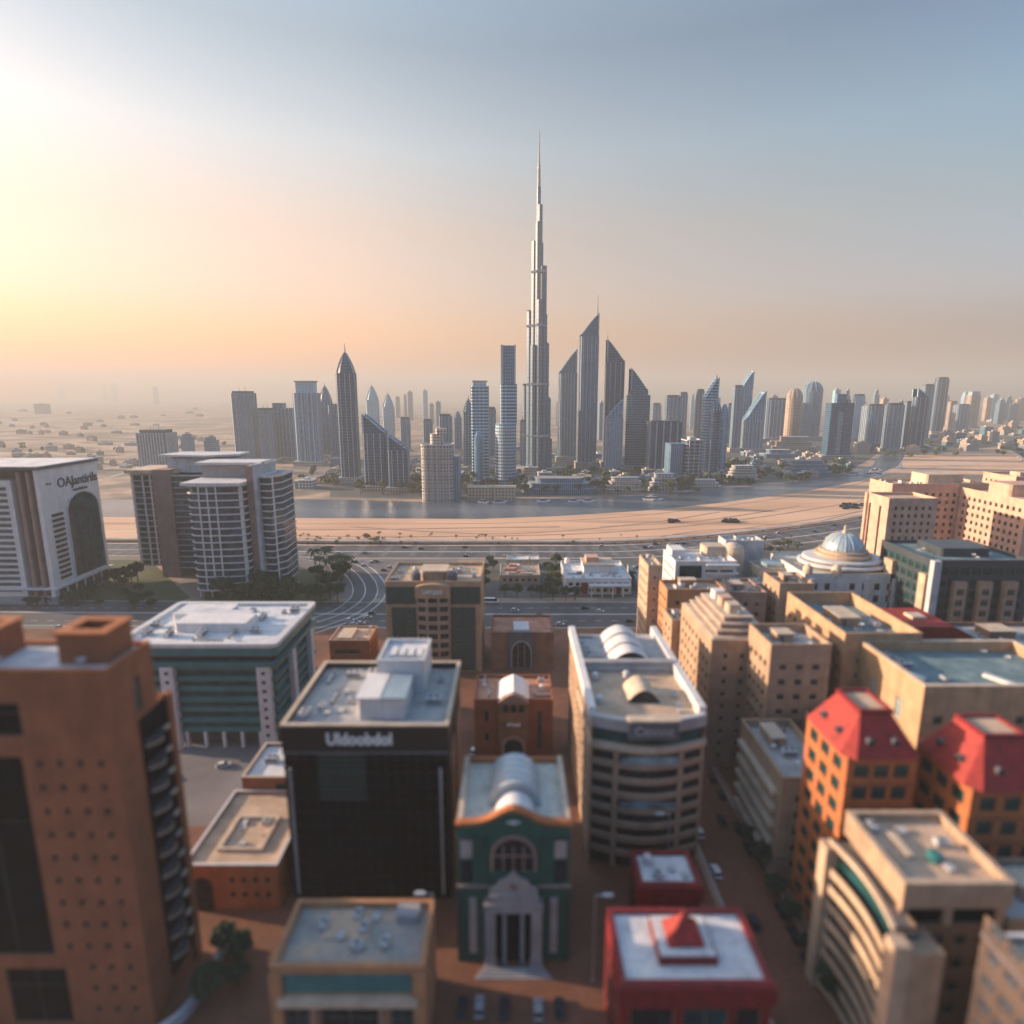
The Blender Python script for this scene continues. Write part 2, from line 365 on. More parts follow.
g = sheet('ground', [(-9000, -400), (9000, -400), (9000, 14000), (-9000, 14000)], 0, 'plain')
CAN_T = [(-700,500),(100,500),(295,499),(430,502),(540,499),(620,497),(700,491),(780,484),(845,475),(872,466),(880,455)]
CAN_B = [(905,455),(898,466),(860,481),(800,492),(720,503),(640,511),(560,516),(480,519),(295,518),(100,517),(-700,517)]
sheet('canal', [G(x, y) for x, y in CAN_T + CAN_B], 0.10, 'water')
SAND_T = [(x, y) for x, y in CAN_B][::-1]
SAND_B = [(1100,452),(1024,474),(960,497),(880,519),(760,535),(640,545),(500,549),(295,549),(100,549),(-700,549)]
sheet('sand', [G(x, y) for x, y in SAND_T + [(950,452),(1000,446)] + SAND_B], 0.05, 'sand')
sheet('riverbank', [G(x, y) for x, y in [(330,497),(430,499.5),(540,497),(620,494.5),(700,488.5),(780,481.5),(845,472.5),(865,462),(880,452),(935,447),(1060,452),(1060,436),(800,440),(600,446),(420,455),(330,462)]], 0.04, 'bank')
hw = smooth([(-2500, 470), (-900, 462), (-320, 462), (-165, 456), (0, 455), (100, 458), (206, 490), (337, 551), (560, 690), (900, 1000), (1500, 1900)], 8)
strip('highway', hw, 20, -20, 0.06, 'asphalt')
mb = MB()
for o in (-19, -0.6, 19): strip('', hw, o + 0.5, o - 0.5, 0.075, 'marking', mb)
for o in (-14, -9.5, -5, 5, 9.5, 14):
    for i in range(0, len(hw)-1):
        a, b = hw[i], hw[i+1]; L = (b-a).length; n = max(1, int(L/12)); d = (b-a)/L; nn = Vector((-d.y, d.x))
        if a.length > 1500: continue
        for k in range(n):
            p = a + d*(k*12) + nn*o; q = p + d*5; mb.quad((p.x+nn.x*.15, p.y+nn.y*.15, .075), (q.x+nn.x*.15, q.y+nn.y*.15, .075), (q.x-nn.x*.15, q.y-nn.y*.15, .075), (p.x-nn.x*.15, p.y-nn.y*.15, .075), 'marking')
mb.build('highway_markings')['kind'] = 'structure'
# elevated rail viaduct and its parapet walls beyond the highway
v = root('viaduct', 'long pale concrete viaduct along the far edge of the highway', 'viaduct', (0, 480, 0))
via = [Vector(p) + Vector((0, 0)) for p in strip_pts(hw, 26)[0]][8:-6]
mb = MB(); L, Rr = strip_pts(via, 3, -3)
for i in range(len(via)-1):
    a, b, c, d = L[i], Rr[i], Rr[i+1], L[i+1]
    mb.add([(a.x,a.y,1.4),(b.x,b.y,1.4),(c.x,c.y,1.4),(d.x,d.y,1.4),(a.x,a.y,2.6),(b.x,b.y,2.6),(c.x,c.y,2.6),(d.x,d.y,2.6)], [(0,1,2,3),(4,5,6,7),(0,3,7,4),(1,2,6,5)], 'concrete')
mb.build('deck', v); n_p = 0
for i in range(0, len(via)-1):
    a, b = via[i], via[i+1]; Ls = (b-a).length
    for k in range(int(Ls/24)+1):
        if n_p >= 60: break
        p = a + (b-a)*min(1, k*24/Ls)
        if abs(p.x) < 560: mb = MB(); mb.bevbox(p.x-.9, p.x+.9, p.y-.7, p.y+.7, 0, 1.4, .3, 'concrete'); mb.build('pier', v); n_p += 1
# boulevard, loop road, near streets
strip('boulevard', [(-900, 322), (-330, 322), (-60, 318), (110, 318), (600, 330)], 20, -20, 0.05, 'asphalt')
mb = MB()
for o in (-19.4, -0.5, 0.5, 19.4): strip('', [(-900, 322), (-330, 322), (-60, 318), (110, 318), (600, 330)], o+.2, o-.2, 0.065, 'marking', mb)
for o in (-10, 10):
    for k in range(-60, 25):
        x = k*9.0; y = 318 + o; mb.box(x, x+3.5, y-.12, y+.12, 0.055, 0.065, 'marking')
mb.build('boulevard_markings')['kind'] = 'structure'
loop = smooth([G(250, 556), G(310, 557), G(345, 566), G(362, 580), G(364, 596), G(345, 612), G(312, 624), G(280, 634)], 8)
strip('loop_road', loop, 8, -8, 0.055, 'asphalt')
mb = MB()
for o in (7.5, -7.5, 0): strip('', loop, o+.25, o-.25, 0.07, 'marking', mb)
strip('', loop, 13, 12.3, 0.07, 'marking', mb); mb.build('loop_road_markings')['kind'] = 'structure'
sheet('parking_lot', [(-190, 345), (-40, 345), (-40, 432), (-190, 432)], 0.03, 'asphalt2')
sheet('lot', [(-20, 345), (400, 352), (400, 520), (200, 470), (100, 436), (-20, 433)], 0.032, 'bank')
sheet('garden', [G(205, 556), G(300, 566), G(345, 590), G(300, 615), G(205, 622)], 0.045, 'lawn')
sheet('roadside', [G(60, 560), G(150, 560), G(190, 598), G(150, 612), G(40, 612)], 0.042, 'lawn')
sheet('forecourt', [(-330, 60), (330, 60), (330, 297), (-330, 297)], 0.03, 'paving')
sheet('side_yard', [(-140, 150), (-62, 150), (-62, 210), (-140, 210)], 0.045, 'asphalt2')
strip('street', [(58, 55), (58, 150), (56, 225), (52, 298)], 8, -6, 0.05, 'paving')
mb = MB()
for sx in (-7.0, 8.4): 
    for (a, b) in ((55, 296),): mb.box(57.5+sx-.3, 57.5+sx+.3, a, b, 0, 0.14, 'concrete')
mb.build('kerb')['kind'] = 'structure'
mb = MB(); mb.box(48.9, 50.1, 55, 294, 0, 0.13, 'pavers'); mb.box(66.3, 68.6, 55, 128, 0, 0.13, 'pavers'); mb.box(66.3, 67.6, 128, 294, 0, .13, 'pavers'); mb.build('pavement')['kind'] = 'structure'
mb = MB()
for yy in (228,):
    for k in range(11): mb.box(51.5+k*1.35, 52.2+k*1.35, yy, yy+4, 0.05, 0.062, 'marking')
mb.build('street_markings')['kind'] = 'structure'
for i, pts in enumerate([[(-900, 560), (200, 565)], ]): pass
# far roads and pale tracks on the plain
for i, (pa, w_) in enumerate([([G(-60, 437), G(150, 441), G(300, 447)], 14), ([G(-80, 420), G(120, 424), G(360, 428)], 22), ([G(100, 470), G(200, 455), G(330, 447)], 10),
                              ([G(1060, 470), G(960, 465), G(905, 470), G(890, 452), G(820, 446)], 9), ([G(-100, 500), G(60, 489), G(140, 470), G(230, 462)], 8), ([G(300, 478), G(360, 470), G(470, 462)], 6)]):
    strip('far_road', smooth(pa), w_/2*1.0, -w_/2, 0.06 + 0.004*i, 'concrete')

mbk = MB()
for i, pa in enumerate([[(100,523),(400,524),(560,521),(700,509),(830,490),(900,472)], [(295,536),(420,537),(600,533),(740,520),(870,500)], [(180,529),(330,530),(480,528),(560,527)], [(520,540),(660,536),(780,524),(880,508)], [(600,527),(700,521),(800,506)], [(300,544),(480,544.5),(640,540.5),(780,529)], [(640,541),(700,531),(790,526),(850,514),(960,486)], [(350,527),(500,534),(640,524),(720,512)]]):
    strip('', smooth([G(*p) for p in pa], 6), 1.2+.7*(i % 3), -1.2, 0.056+.002*i, 'track', mbk)
mbk.build('sand_tracks')['kind'] = 'structure'

# ------------------------------------------------------------------ haze
mb = MB(); mb.box(-9010, 9010, -410, 14010, -1.0, 500, 'haze_sky')
hz_m = bpy.data.materials.new('haze_air'); hz_m.use_nodes = True; t = hz_m.node_tree
for n in list(t.nodes):
    if n.type == 'BSDF_PRINCIPLED': t.nodes.remove(n)
pv = t.nodes.new('ShaderNodeVolumePrincipled'); pv.inputs['Color'].default_value = (0.60, 0.65, 0.66, 1)
pv.inputs['Density'].default_value = 0.00022; pv.inputs['Anisotropy'].default_value = 0.1
t.links.new(pv.outputs[0], [n for n in t.nodes if n.type == 'OUTPUT_MATERIAL'][0].inputs['Volume'])
M['haze_sky'] = hz_m
hz = mb.build('haze'); hz['kind'] = 'stuff'

# ------------------------------------------------------------------ far towers
def geo(px0, px1, top, base):
    Y = Yg(base); h = Zat(top, Y); zm = h/2
    c_, w_ = (px0+px1)/2, (px1-px0)/2*.94
    return Xat(c_-w_, Y, zm), Xat(c_+w_, Y, zm), Y, h
def zr(py, Y): return Zat(py, Y)
def fins(mb, x0, x1, y, z0, z1, n, wd, dp, mat):
    for i in range(n):
        x = x0 + (x1-x0)*(i+0.5)/n
        mb.box(x-wd/2, x+wd/2, y-dp, y+0.2, z0, z1, mat)
def tower(kind, label, px0, px1, top, base, skin, shoulder=None, spire=None, fin='lgrey', nf=5, dk=0.7, name='skyscraper', cat='skyscraper', group=None, trim='t_pale'):
    x0, x1, Y, h = geo(px0, px1, top, base); W = x1-x0; dpt = W*dk; cx = (x0+x1)/2
    r = root(name, label, cat, (cx, Y + dpt/2, 0), group)
    hs = zr(shoulder, Y) if shoulder else h*0.96
    mb = MB()
    if kind in ('slab', 'pointed', 'sailR', 'sailL', 'frame', 'notch', 'crownbox'):
        if kind == 'frame':
            mb.bevbox(x0, x0+W*.36, Y, Y+dpt, 0, h, W*.03, skin); mb.bevbox(x1-W*.36, x1, Y, Y+dpt, 0, h, W*.03, skin)
        else:
            mb.bevbox(x0, x1, Y, Y+dpt, 0, hs, W*.06, skin)
            fins(mb, x0+W*.06, x1-W*.06, Y, h*.02, hs, nf, W*.035, W*.03, fin)
            for sx, xx in ((-1, x0), (1, x1)):
                for k in range(nf):
                    yy = Y + dpt*(k+.5)/nf; a, b = (xx-W*.03, xx+.2) if sx < 0 else (xx-.2, xx+W*.03); mb.box(a, b, yy-W*.0175, yy+W*.0175, h*.02, hs, fin)
        mb.build('shaft', r)
    if kind == 'slab':
        mb = MB(); mb.box(x0+W*.08, x1-W*.1, Y+dpt*.1, Y+dpt*.9, hs, h, 'dgrey'); mb.build('crown', r)
        mb = MB(); mb.tube((cx+W*.1, Y+dpt*.5, h), (cx+W*.1, Y+dpt*.5, h+W*.25), .5, .2, 'grey'); mb.build('mast', r); mb = MB(); mb.tube((cx-W*.15, Y+dpt*.4, h), (cx-W*.15, Y+dpt*.4, h+W*.16), .5, .2, 'grey'); mb.build('mast', r)
    if kind == 'crownbox':
        mb = MB(); mb.box(x0+W*.12, x1-W*.12, Y+dpt*.1, Y+dpt*.9, hs, h, trim); mb.box(x0+W*.07, x1-W*.07, Y+dpt*.06, Y+dpt*.94, h, h+2, 'grey'); mb.build('crown', r)
    if kind == 'notch':
        mb = MB(); mb.bevbox(x0+W*.02, x0+W*.52, Y+dpt*.1, Y+dpt*.9, hs, h, W*.03, skin); mb.build('crown', r)
    if kind == 'pointed':
        mb = MB(); n = 7; prof = [(1, hs), (0.88, hs+(h-hs)*.22), (0.70, hs+(h-hs)*.45), (0.46, hs+(h-hs)*.70), (0.27, hs+(h-hs)*.86), (0.2, hs+(h-hs)*.93), (0.04, h)]
        oc = lambda k: [(cx + W/2*k*c, Y+dpt/2 + dpt/2*k*s) for c, s in ((-1,-.55),(-.55,-1),(.55,-1),(1,-.55),(1,.55),(.55,1),(-.55,1),(-1,.55))]
        for (ka, za), (kb, zb) in zip(prof, prof[1:]):
            A, B = oc(ka*.96), oc(kb*.96); mb.add([(x,y,za) for x,y in A]+[(x,y,zb) for x,y in B], [(i,(i+1)%8,8+(i+1)%8,8+i) for i in range(8)], skin)
        for sx in (-1, 1):
            for sy in (-1, 1):
                for (ka, za), (kb, zb) in zip(prof, prof[1:]): mb.tube((cx+sx*W*.48*ka, Y+dpt/2+sy*dpt*.3*ka, za), (cx+sx*W*.48*kb, Y+dpt/2+sy*dpt*.3*kb, zb), W*.03, W*.03, fin, 4)
        mb.build('crown', r)
    if kind in ('sailR', 'sailL'):
        s = 1 if kind == 'sailR' else -1; xa, xb = (x0, x1) if s > 0 else (x1, x0)
        n = 9; cur = []
        for i in range(n+1):
            t_ = i/n; cur.append((xa + (xb-xa)*(.06+.94*t_**1.05 if i else 0), hs + (h-hs)*(1-(1-t_)**1.12)))
        mb = MB(); mb.ext([(xb, hs)] + [(xa, hs)] + cur[1:], Y+dpt*.12, Y+dpt*.88, skin); mb.build('crown', r)
        mb = MB()
        for (a, b) in zip(cur, cur[1:]):
            for yy in (Y+dpt*.02, Y+dpt*.88): mb.add([(a[0],yy,a[1]),(b[0],yy,b[1]),(b[0],yy,b[1]+W*.07),(a[0],yy,a[1]+W*.07),(a[0],yy+dpt*.1,a[1]),(b[0],yy+dpt*.1,b[1]),(b[0],yy+dpt*.1,b[1]+W*.07),(a[0],yy+dpt*.1,a[1]+W*.07)], [(0,1,2,3),(4,5,6,7),(3,2,6,7),(0,1,5,4)], trim)
        mb.box(min(xb, xb-s*W*.07), max(xb, xb-s*W*.07), Y-.4, Y+dpt+.4, hs, h, trim)
        mb.build('roof_edge', r)
    if kind == 'frame':
        mb = MB(); mb.box(x0+W*.36, x1-W*.36, Y+dpt*.25, Y+dpt*.75, h*.05, h*.86, trim)
        for k in range(12): mb.box(x0+W*.36, x1-W*.36, Y+dpt*.15, Y+dpt*.85, h*(.1+.065*k), h*(.1+.065*k)+h*.012, 'lgrey')
        mb.build('atrium', r)
        mb = MB(); mb.box(x0+W*.36, x1-W*.36, Y, Y+dpt, h*.87, h, skin); mb.box(x0-W*.04, x1+W*.04, Y-W*.05, Y+dpt*1.05, 0, h*.1, skin); mb.build('bridge', r)
        mb = MB(); mb.box(cx-W*.2, cx+W*.2, Y+dpt*.3, Y+dpt*.7, h, h*1.16, 't_blue'); mb.box(x1-W*.25, x1-W*.1, Y+dpt*.3, Y+dpt*.6, h, h*1.06, 'grey'); mb.build('crown', r)
    if kind in ('round', 'bullet'):
        ry = dpt/2
        mb.lathe(cx, Y+ry, [(W/2, 0), (W/2, hs)], skin, 20, 1, dk)
        mb.build('shaft', r)
        mb = MB(); e = 1.0 if kind == 'bullet' else 0.75
        mb.lathe(cx, Y+ry, [(W/2*math.cos(a)*(.98), hs + (h-hs)*math.sin(a)) for a in [i*math.pi/2/7*e for i in range(8)]] + [(0, h)], skin, 20, 1, dk)
        for k in range(12):
            a = math.pi*2*k/12; c_, s_ = math.cos(a), math.sin(a)*dk; pr = [(W/2*math.cos(i*math.pi/12), hs+(h-hs)*math.sin(i*math.pi/12)) for i in range(6)]
            for p, q in zip(pr, pr[1:]): mb.tube((cx+p[0]*c_, Y+ry+p[0]*s_, p[1]), (cx+q[0]*c_, Y+ry+q[0]*s_, q[1]), W*.018, W*.018, trim, 4)
        mb.build('crown', r)
    if spire:
        zt = zr(spire, Y); mb = MB(); sxp = cx if kind in ('pointed', 'slab', 'round', 'bullet') else (x1-W*.06 if kind == 'sailR' else x0+W*.06)
        mb.tube((sxp, Y+dpt/2, h-2), (sxp, Y+dpt/2, zt), 1.1, .25, 'grey', 6); mb.build('spire', r)
    mb = MB(); mb.box(x0-W*.14, x1+W*.14, Y-W*.12, Y+dpt+W*.1, 0, h*.03+3, 't_lowrise'); mb.box(x0-W*.16, x1+W*.16, Y-W*.14, Y+dpt+W*.12, h*.03+3, h*.03+4, 'lgrey'); mb.build('podium', r)
    return r

# the stepped giant in the middle
xk0, xk1, YK, hK = geo(520.5, 555, 135, 473)
rk = root('stepped_skyscraper', 'by far the tallest tower, a slender blue grey stepped needle ending in a long spire', 'skyscraper', (Xat(538.5, YK, 250), YK+25, 0))
def kx(px, z): return Xat(px, YK, z)
slices = [(520.3,526,422,28),(522.4,529,385,22),(526.8,534,310,14),(531.8,538,239,9),(535.7,541,220,5),(538,542.4,203,5),(539,546.8,265,3),(543,549.5,343,12),(546,551.6,399,20),(549,553.2,440,28),(530.5,536.5,345,-4),(536.5,542.5,300,-7),(541,546.5,372,-2),(528,548,312,16),(523.5,551,402,24),(533,546,266,13),(535,543.5,240,12),(536.6,542.6,222,11)]
mb = MB()
for a, b, tp, dy in slices:
    z = zr(tp, YK); x0 = kx(a, z*.8); x1 = kx(b, z*.8); W = x1-x0; y0 = YK+dy; e = W*.3
    mb.bevbox(x0, x1, y0, y0+max(W, 12)+ (26-dy)*0.6, 0, z, e, 't_khalifa'); 
    fins(mb, x0+e, x1-e, y0, 0, z, 2, .8, .6, 'grey')
mb.build('shaft', rk)
mb = MB()
for zz in (0.117, 0.28, 0.46, 0.62):
    z = zz*hK
    for a, b, tp, dy in slices[:13]:
        if zr(tp, YK) > z+6: x0 = kx(a, z); x1 = kx(b, z); mb.box(x0-.3, x1+.3, YK+dy-.8, YK+dy+6, z, z+3.2, 'lgrey')
mb.build('louvre_band', rk)
for (a, b, tp) in ((520.3,526,422),(522.4,529,385),(526.8,534,310),(531.8,538,239),(539,546.8,265),(543,549.5,343),(546,551.6,399)):
    z = zr(tp, YK); mb = MB(); mb.box(kx(a, z*.8)+1, kx(b, z*.8)-1, YK+20, YK+30, z, z+2.4, 'dgrey'); mb.build('terrace_crown', rk)
z1 = zr(184, YK); z2 = zr(165, YK); zt = zr(135, YK); cxk = kx(539.4, 440)
mb = MB(); mb.bevbox(kx(537.2, 400), kx(541.2, 400), YK+10, YK+18, 0, z1, 1.5, 't_khalifa'); mb.build('core', rk)
mb = MB(); mb.tube((cxk, YK+14, z1), (cxk, YK+14, z2), 2.6, 2.2, 'grey', 10); mb.tube((cxk, YK+14, z2), (cxk, YK+14, z2+2), 2.3, 2.3, 'lgrey', 10); mb.tube((cxk, YK+14, z2+2), (cxk, YK+14, (z2+zt)/2), 1.9, 1.2, 'grey', 8); mb.tube((cxk, YK+14, (z2+zt)/2), (cxk, YK+14, zt+12), 1.1, .45, 'grey', 6); mb.build('spire', rk)
mb = MB(); mb.lathe(rk.location.x, YK+30, [(44, 0), (44, 6), (34, 9), (0, 9)], 't_lowrise', 24, 1, .6); mb.build('podium', rk)

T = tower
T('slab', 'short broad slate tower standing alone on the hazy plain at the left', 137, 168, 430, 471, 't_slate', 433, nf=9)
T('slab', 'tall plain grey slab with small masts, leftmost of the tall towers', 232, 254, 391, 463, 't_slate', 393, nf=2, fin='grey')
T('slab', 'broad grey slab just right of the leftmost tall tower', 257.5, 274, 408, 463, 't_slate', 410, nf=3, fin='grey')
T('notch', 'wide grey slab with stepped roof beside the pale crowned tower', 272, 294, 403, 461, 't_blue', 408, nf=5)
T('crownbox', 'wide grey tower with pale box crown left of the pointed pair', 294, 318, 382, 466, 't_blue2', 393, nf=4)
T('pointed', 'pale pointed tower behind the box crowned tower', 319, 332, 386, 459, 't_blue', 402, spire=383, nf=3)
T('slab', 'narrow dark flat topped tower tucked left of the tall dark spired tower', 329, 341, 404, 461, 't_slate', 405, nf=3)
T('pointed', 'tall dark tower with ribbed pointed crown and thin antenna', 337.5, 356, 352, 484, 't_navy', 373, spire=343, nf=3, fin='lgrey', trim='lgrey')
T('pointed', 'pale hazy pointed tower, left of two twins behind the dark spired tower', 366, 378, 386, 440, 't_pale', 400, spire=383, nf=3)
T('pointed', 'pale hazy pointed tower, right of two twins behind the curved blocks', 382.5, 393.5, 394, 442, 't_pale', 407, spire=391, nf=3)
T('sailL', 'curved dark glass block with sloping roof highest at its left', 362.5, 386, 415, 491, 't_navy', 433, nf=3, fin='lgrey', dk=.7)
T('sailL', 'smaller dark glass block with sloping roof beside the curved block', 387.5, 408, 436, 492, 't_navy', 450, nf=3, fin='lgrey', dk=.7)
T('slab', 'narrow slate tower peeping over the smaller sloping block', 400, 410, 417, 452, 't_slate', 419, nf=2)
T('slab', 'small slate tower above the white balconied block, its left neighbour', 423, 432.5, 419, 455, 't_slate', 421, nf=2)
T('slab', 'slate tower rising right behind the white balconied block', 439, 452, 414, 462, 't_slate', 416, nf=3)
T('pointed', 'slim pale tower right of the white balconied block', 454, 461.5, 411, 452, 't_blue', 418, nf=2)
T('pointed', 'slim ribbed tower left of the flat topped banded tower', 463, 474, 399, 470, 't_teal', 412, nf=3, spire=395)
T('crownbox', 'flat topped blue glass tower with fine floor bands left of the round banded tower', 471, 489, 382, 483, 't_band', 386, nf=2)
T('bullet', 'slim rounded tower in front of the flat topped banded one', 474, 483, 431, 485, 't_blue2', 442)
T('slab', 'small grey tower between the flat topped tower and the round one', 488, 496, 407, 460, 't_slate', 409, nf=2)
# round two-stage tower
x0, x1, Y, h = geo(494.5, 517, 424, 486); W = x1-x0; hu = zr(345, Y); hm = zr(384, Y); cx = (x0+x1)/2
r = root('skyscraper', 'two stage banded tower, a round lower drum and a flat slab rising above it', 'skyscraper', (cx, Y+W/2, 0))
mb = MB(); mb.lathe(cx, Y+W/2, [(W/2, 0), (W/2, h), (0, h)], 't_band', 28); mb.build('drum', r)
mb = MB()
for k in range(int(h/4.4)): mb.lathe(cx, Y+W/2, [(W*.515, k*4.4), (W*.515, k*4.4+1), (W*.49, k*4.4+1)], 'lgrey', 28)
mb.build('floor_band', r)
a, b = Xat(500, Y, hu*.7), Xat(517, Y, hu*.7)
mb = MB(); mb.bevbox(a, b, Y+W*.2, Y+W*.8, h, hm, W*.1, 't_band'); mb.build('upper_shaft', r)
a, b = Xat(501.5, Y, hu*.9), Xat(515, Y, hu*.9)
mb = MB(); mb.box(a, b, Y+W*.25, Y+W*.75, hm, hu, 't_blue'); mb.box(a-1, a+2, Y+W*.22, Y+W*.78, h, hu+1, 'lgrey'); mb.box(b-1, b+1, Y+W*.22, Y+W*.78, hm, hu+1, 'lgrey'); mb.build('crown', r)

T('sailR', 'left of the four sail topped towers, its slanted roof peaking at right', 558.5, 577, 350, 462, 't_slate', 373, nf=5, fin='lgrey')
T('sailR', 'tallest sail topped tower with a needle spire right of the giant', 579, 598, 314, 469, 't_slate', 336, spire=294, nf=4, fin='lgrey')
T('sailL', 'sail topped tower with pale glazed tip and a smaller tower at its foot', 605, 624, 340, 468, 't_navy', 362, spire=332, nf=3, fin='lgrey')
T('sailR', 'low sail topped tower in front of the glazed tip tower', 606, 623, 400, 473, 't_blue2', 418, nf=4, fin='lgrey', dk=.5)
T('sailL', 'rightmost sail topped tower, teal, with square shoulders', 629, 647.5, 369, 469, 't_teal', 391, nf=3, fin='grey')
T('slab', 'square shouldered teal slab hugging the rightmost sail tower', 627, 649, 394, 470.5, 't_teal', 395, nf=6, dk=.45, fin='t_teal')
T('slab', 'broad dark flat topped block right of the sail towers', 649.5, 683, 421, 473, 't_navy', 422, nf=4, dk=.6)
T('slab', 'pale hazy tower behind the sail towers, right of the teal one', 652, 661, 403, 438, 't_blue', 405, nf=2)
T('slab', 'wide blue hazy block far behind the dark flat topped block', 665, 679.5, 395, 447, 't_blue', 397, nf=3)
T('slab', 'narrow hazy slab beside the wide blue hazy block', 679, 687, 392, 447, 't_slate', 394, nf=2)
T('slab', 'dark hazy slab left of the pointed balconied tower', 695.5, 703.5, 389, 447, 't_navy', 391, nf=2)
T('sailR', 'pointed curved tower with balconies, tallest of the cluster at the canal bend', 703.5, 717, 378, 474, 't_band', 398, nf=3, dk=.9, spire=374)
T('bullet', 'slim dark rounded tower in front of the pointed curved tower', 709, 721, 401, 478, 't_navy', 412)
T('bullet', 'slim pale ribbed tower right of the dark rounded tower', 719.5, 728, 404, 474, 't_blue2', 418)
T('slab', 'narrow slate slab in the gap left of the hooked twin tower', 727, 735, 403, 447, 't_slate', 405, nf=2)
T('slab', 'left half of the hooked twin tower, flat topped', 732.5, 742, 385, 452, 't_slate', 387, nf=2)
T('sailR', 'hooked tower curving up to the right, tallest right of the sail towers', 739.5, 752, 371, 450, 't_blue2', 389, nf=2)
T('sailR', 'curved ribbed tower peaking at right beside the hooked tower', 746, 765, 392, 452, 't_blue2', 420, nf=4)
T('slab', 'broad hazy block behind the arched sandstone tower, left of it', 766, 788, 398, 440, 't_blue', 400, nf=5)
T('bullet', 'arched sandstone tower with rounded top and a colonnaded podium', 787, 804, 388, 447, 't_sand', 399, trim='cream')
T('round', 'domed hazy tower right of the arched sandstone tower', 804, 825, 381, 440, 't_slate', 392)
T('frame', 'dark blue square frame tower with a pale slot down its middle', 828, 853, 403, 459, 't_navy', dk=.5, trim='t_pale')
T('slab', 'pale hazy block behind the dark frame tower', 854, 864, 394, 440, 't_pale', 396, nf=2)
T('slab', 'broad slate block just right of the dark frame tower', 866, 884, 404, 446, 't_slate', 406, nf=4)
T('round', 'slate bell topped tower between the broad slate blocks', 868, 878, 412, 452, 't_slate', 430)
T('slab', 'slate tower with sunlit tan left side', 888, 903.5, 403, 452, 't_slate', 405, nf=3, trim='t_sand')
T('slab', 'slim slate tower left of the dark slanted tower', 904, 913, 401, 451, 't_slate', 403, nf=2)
T('sailL', 'dark slanted tower with two level roof at the right', 914, 927, 389, 452, 't_navy', 397, nf=2)
T('slab', 'hazy slab behind the dark slanted tower', 922, 932, 384, 442, 't_slate', 386, nf=2)
T('slab', 'tall dark slab with flared top, highest at the right', 935, 947, 377, 434, 't_navy', 379, nf=2)
T('slab', 'tan tower just right of the tall dark slab', 949, 956.5, 401, 430, 't_sand', 402, nf=2)
T('slab', 'slate block between two tan towers at the right', 957, 970, 404, 431, 't_slate', 405, nf=3)
T('crownbox', 'tall tan tower with box crown near the right edge', 969, 980, 392, 428, 't_sand', 395, nf=2)

# balconied residential blocks by the canal
def banded(name, label, cat, outline, z0, z1, nfl, glass, band, over, fin_pts=(), finmat=None, bh=1.1, roof='roof_grey', group=None, rt=None, bandname='balcony', legs=None):
    cx = sum(p[0] for p in outline)/len(outline); cy = sum(p[1] for p in outline)/len(outline)
    def sc_(k): 
        r_ = []
        n = len(outline)
        for p in outline:
            d = Vector((p[0]-cx, p[1]-cy)); L = d.length or 1; r_.append((p[0] + d.x/L*k, p[1] + d.y/L*k))
        return r_
    r = rt or root(name, label, cat, (cx, cy, 0), group)
    mb = MB(); mb.prism(outline, z0, z1, glass, top_mat=roof); mb.build('glazing', r)
    fh = (z1-z0)/nfl; o1, o2 = sc_(over), sc_(-0.2)
    for k in range(nfl+1):
        mb = MB(); z = z0 + k*fh; hh = bh if k < nfl else bh*1.7
        mb.ring(o1, sc_(over-.25), z-.3, z+hh-.3, band); mb.ring(o1, o2, z-.32, z-.02, band); mb.build(bandname if k < nfl else 'parapet', r)
    for (x, y, w_, d_) in fin_pts:
        mb = MB(); mb.box(x-w_/2, x+w_/2, y-d_/2, y+d_/2, z0-.3, z1+bh*.5, finmat or band); mb.build('pier', r)
    return r
def rrect(x0, x1, y0, y1, r, n=4):
    pts = []
    for (cx, cy, a0) in ((x1-r, y0+r, -90), (x1-r, y1-r, 0), (x0+r, y1-r, 90), (x0+r, y0+r, 180)):
        for i in range(n+1):
            a = R(a0 + 90*i/n); pts.append((cx + r*math.cos(a), cy + r*math.sin(a)))
    return pts
M['t_glassband'] = M['g_blue']
x0, x1, Y, h = geo(420, 456, 446, 502)
r = banded('apartment_tower', 'white balconied block by the canal covered in small windows', 'apartment building', rrect(x0, x1-W*.1, Y, Y+30, 6), 0, h, 14, 't_lowrise', 'lgrey', .7, [(x0+i*(x1-x0)/6, Y-1, 1, 1.4) for i in range(1, 6)])
mb = MB(); mb.bevbox(x0+10, x1-14, Y+6, Y+26, h, h+13, 3, 't_lowrise'); mb.bevbox(x0+16, x0+28, Y+8, Y+20, h+13, h+19, 2, 't_lowrise'); mb.build('penthouse', r)
mb = MB(); mb.box(x1-10, x1+4, Y+8, Y+34, 0, h*.8, 't_slate'); mb.build('side_wing', r)
x0, x1, Y, h = geo(668, 703, 441, 484)
r = banded('apartment_tower', 'stepped dark balconied block on the far canal bank below the sail towers', 'apartment building', rrect((x0+x1)/2, x1, Y, Y+28, 4), 0, h, 12, 't_navy', 'lgrey', 1.0, [((x0+x1)/2+4+i*7, Y-1, .8, 1.4) for i in range(5)])
mb = MB(); mb.bevbox(x0, (x0+x1)/2-1.5, Y+2, Y+28, 0, h-4, 2, 't_slate'); mb.bevbox((x0+x1)/2+6, x1-8, Y+8, Y+20, h, h+5, 1, 'lgrey'); mb.build('side_wing', r)
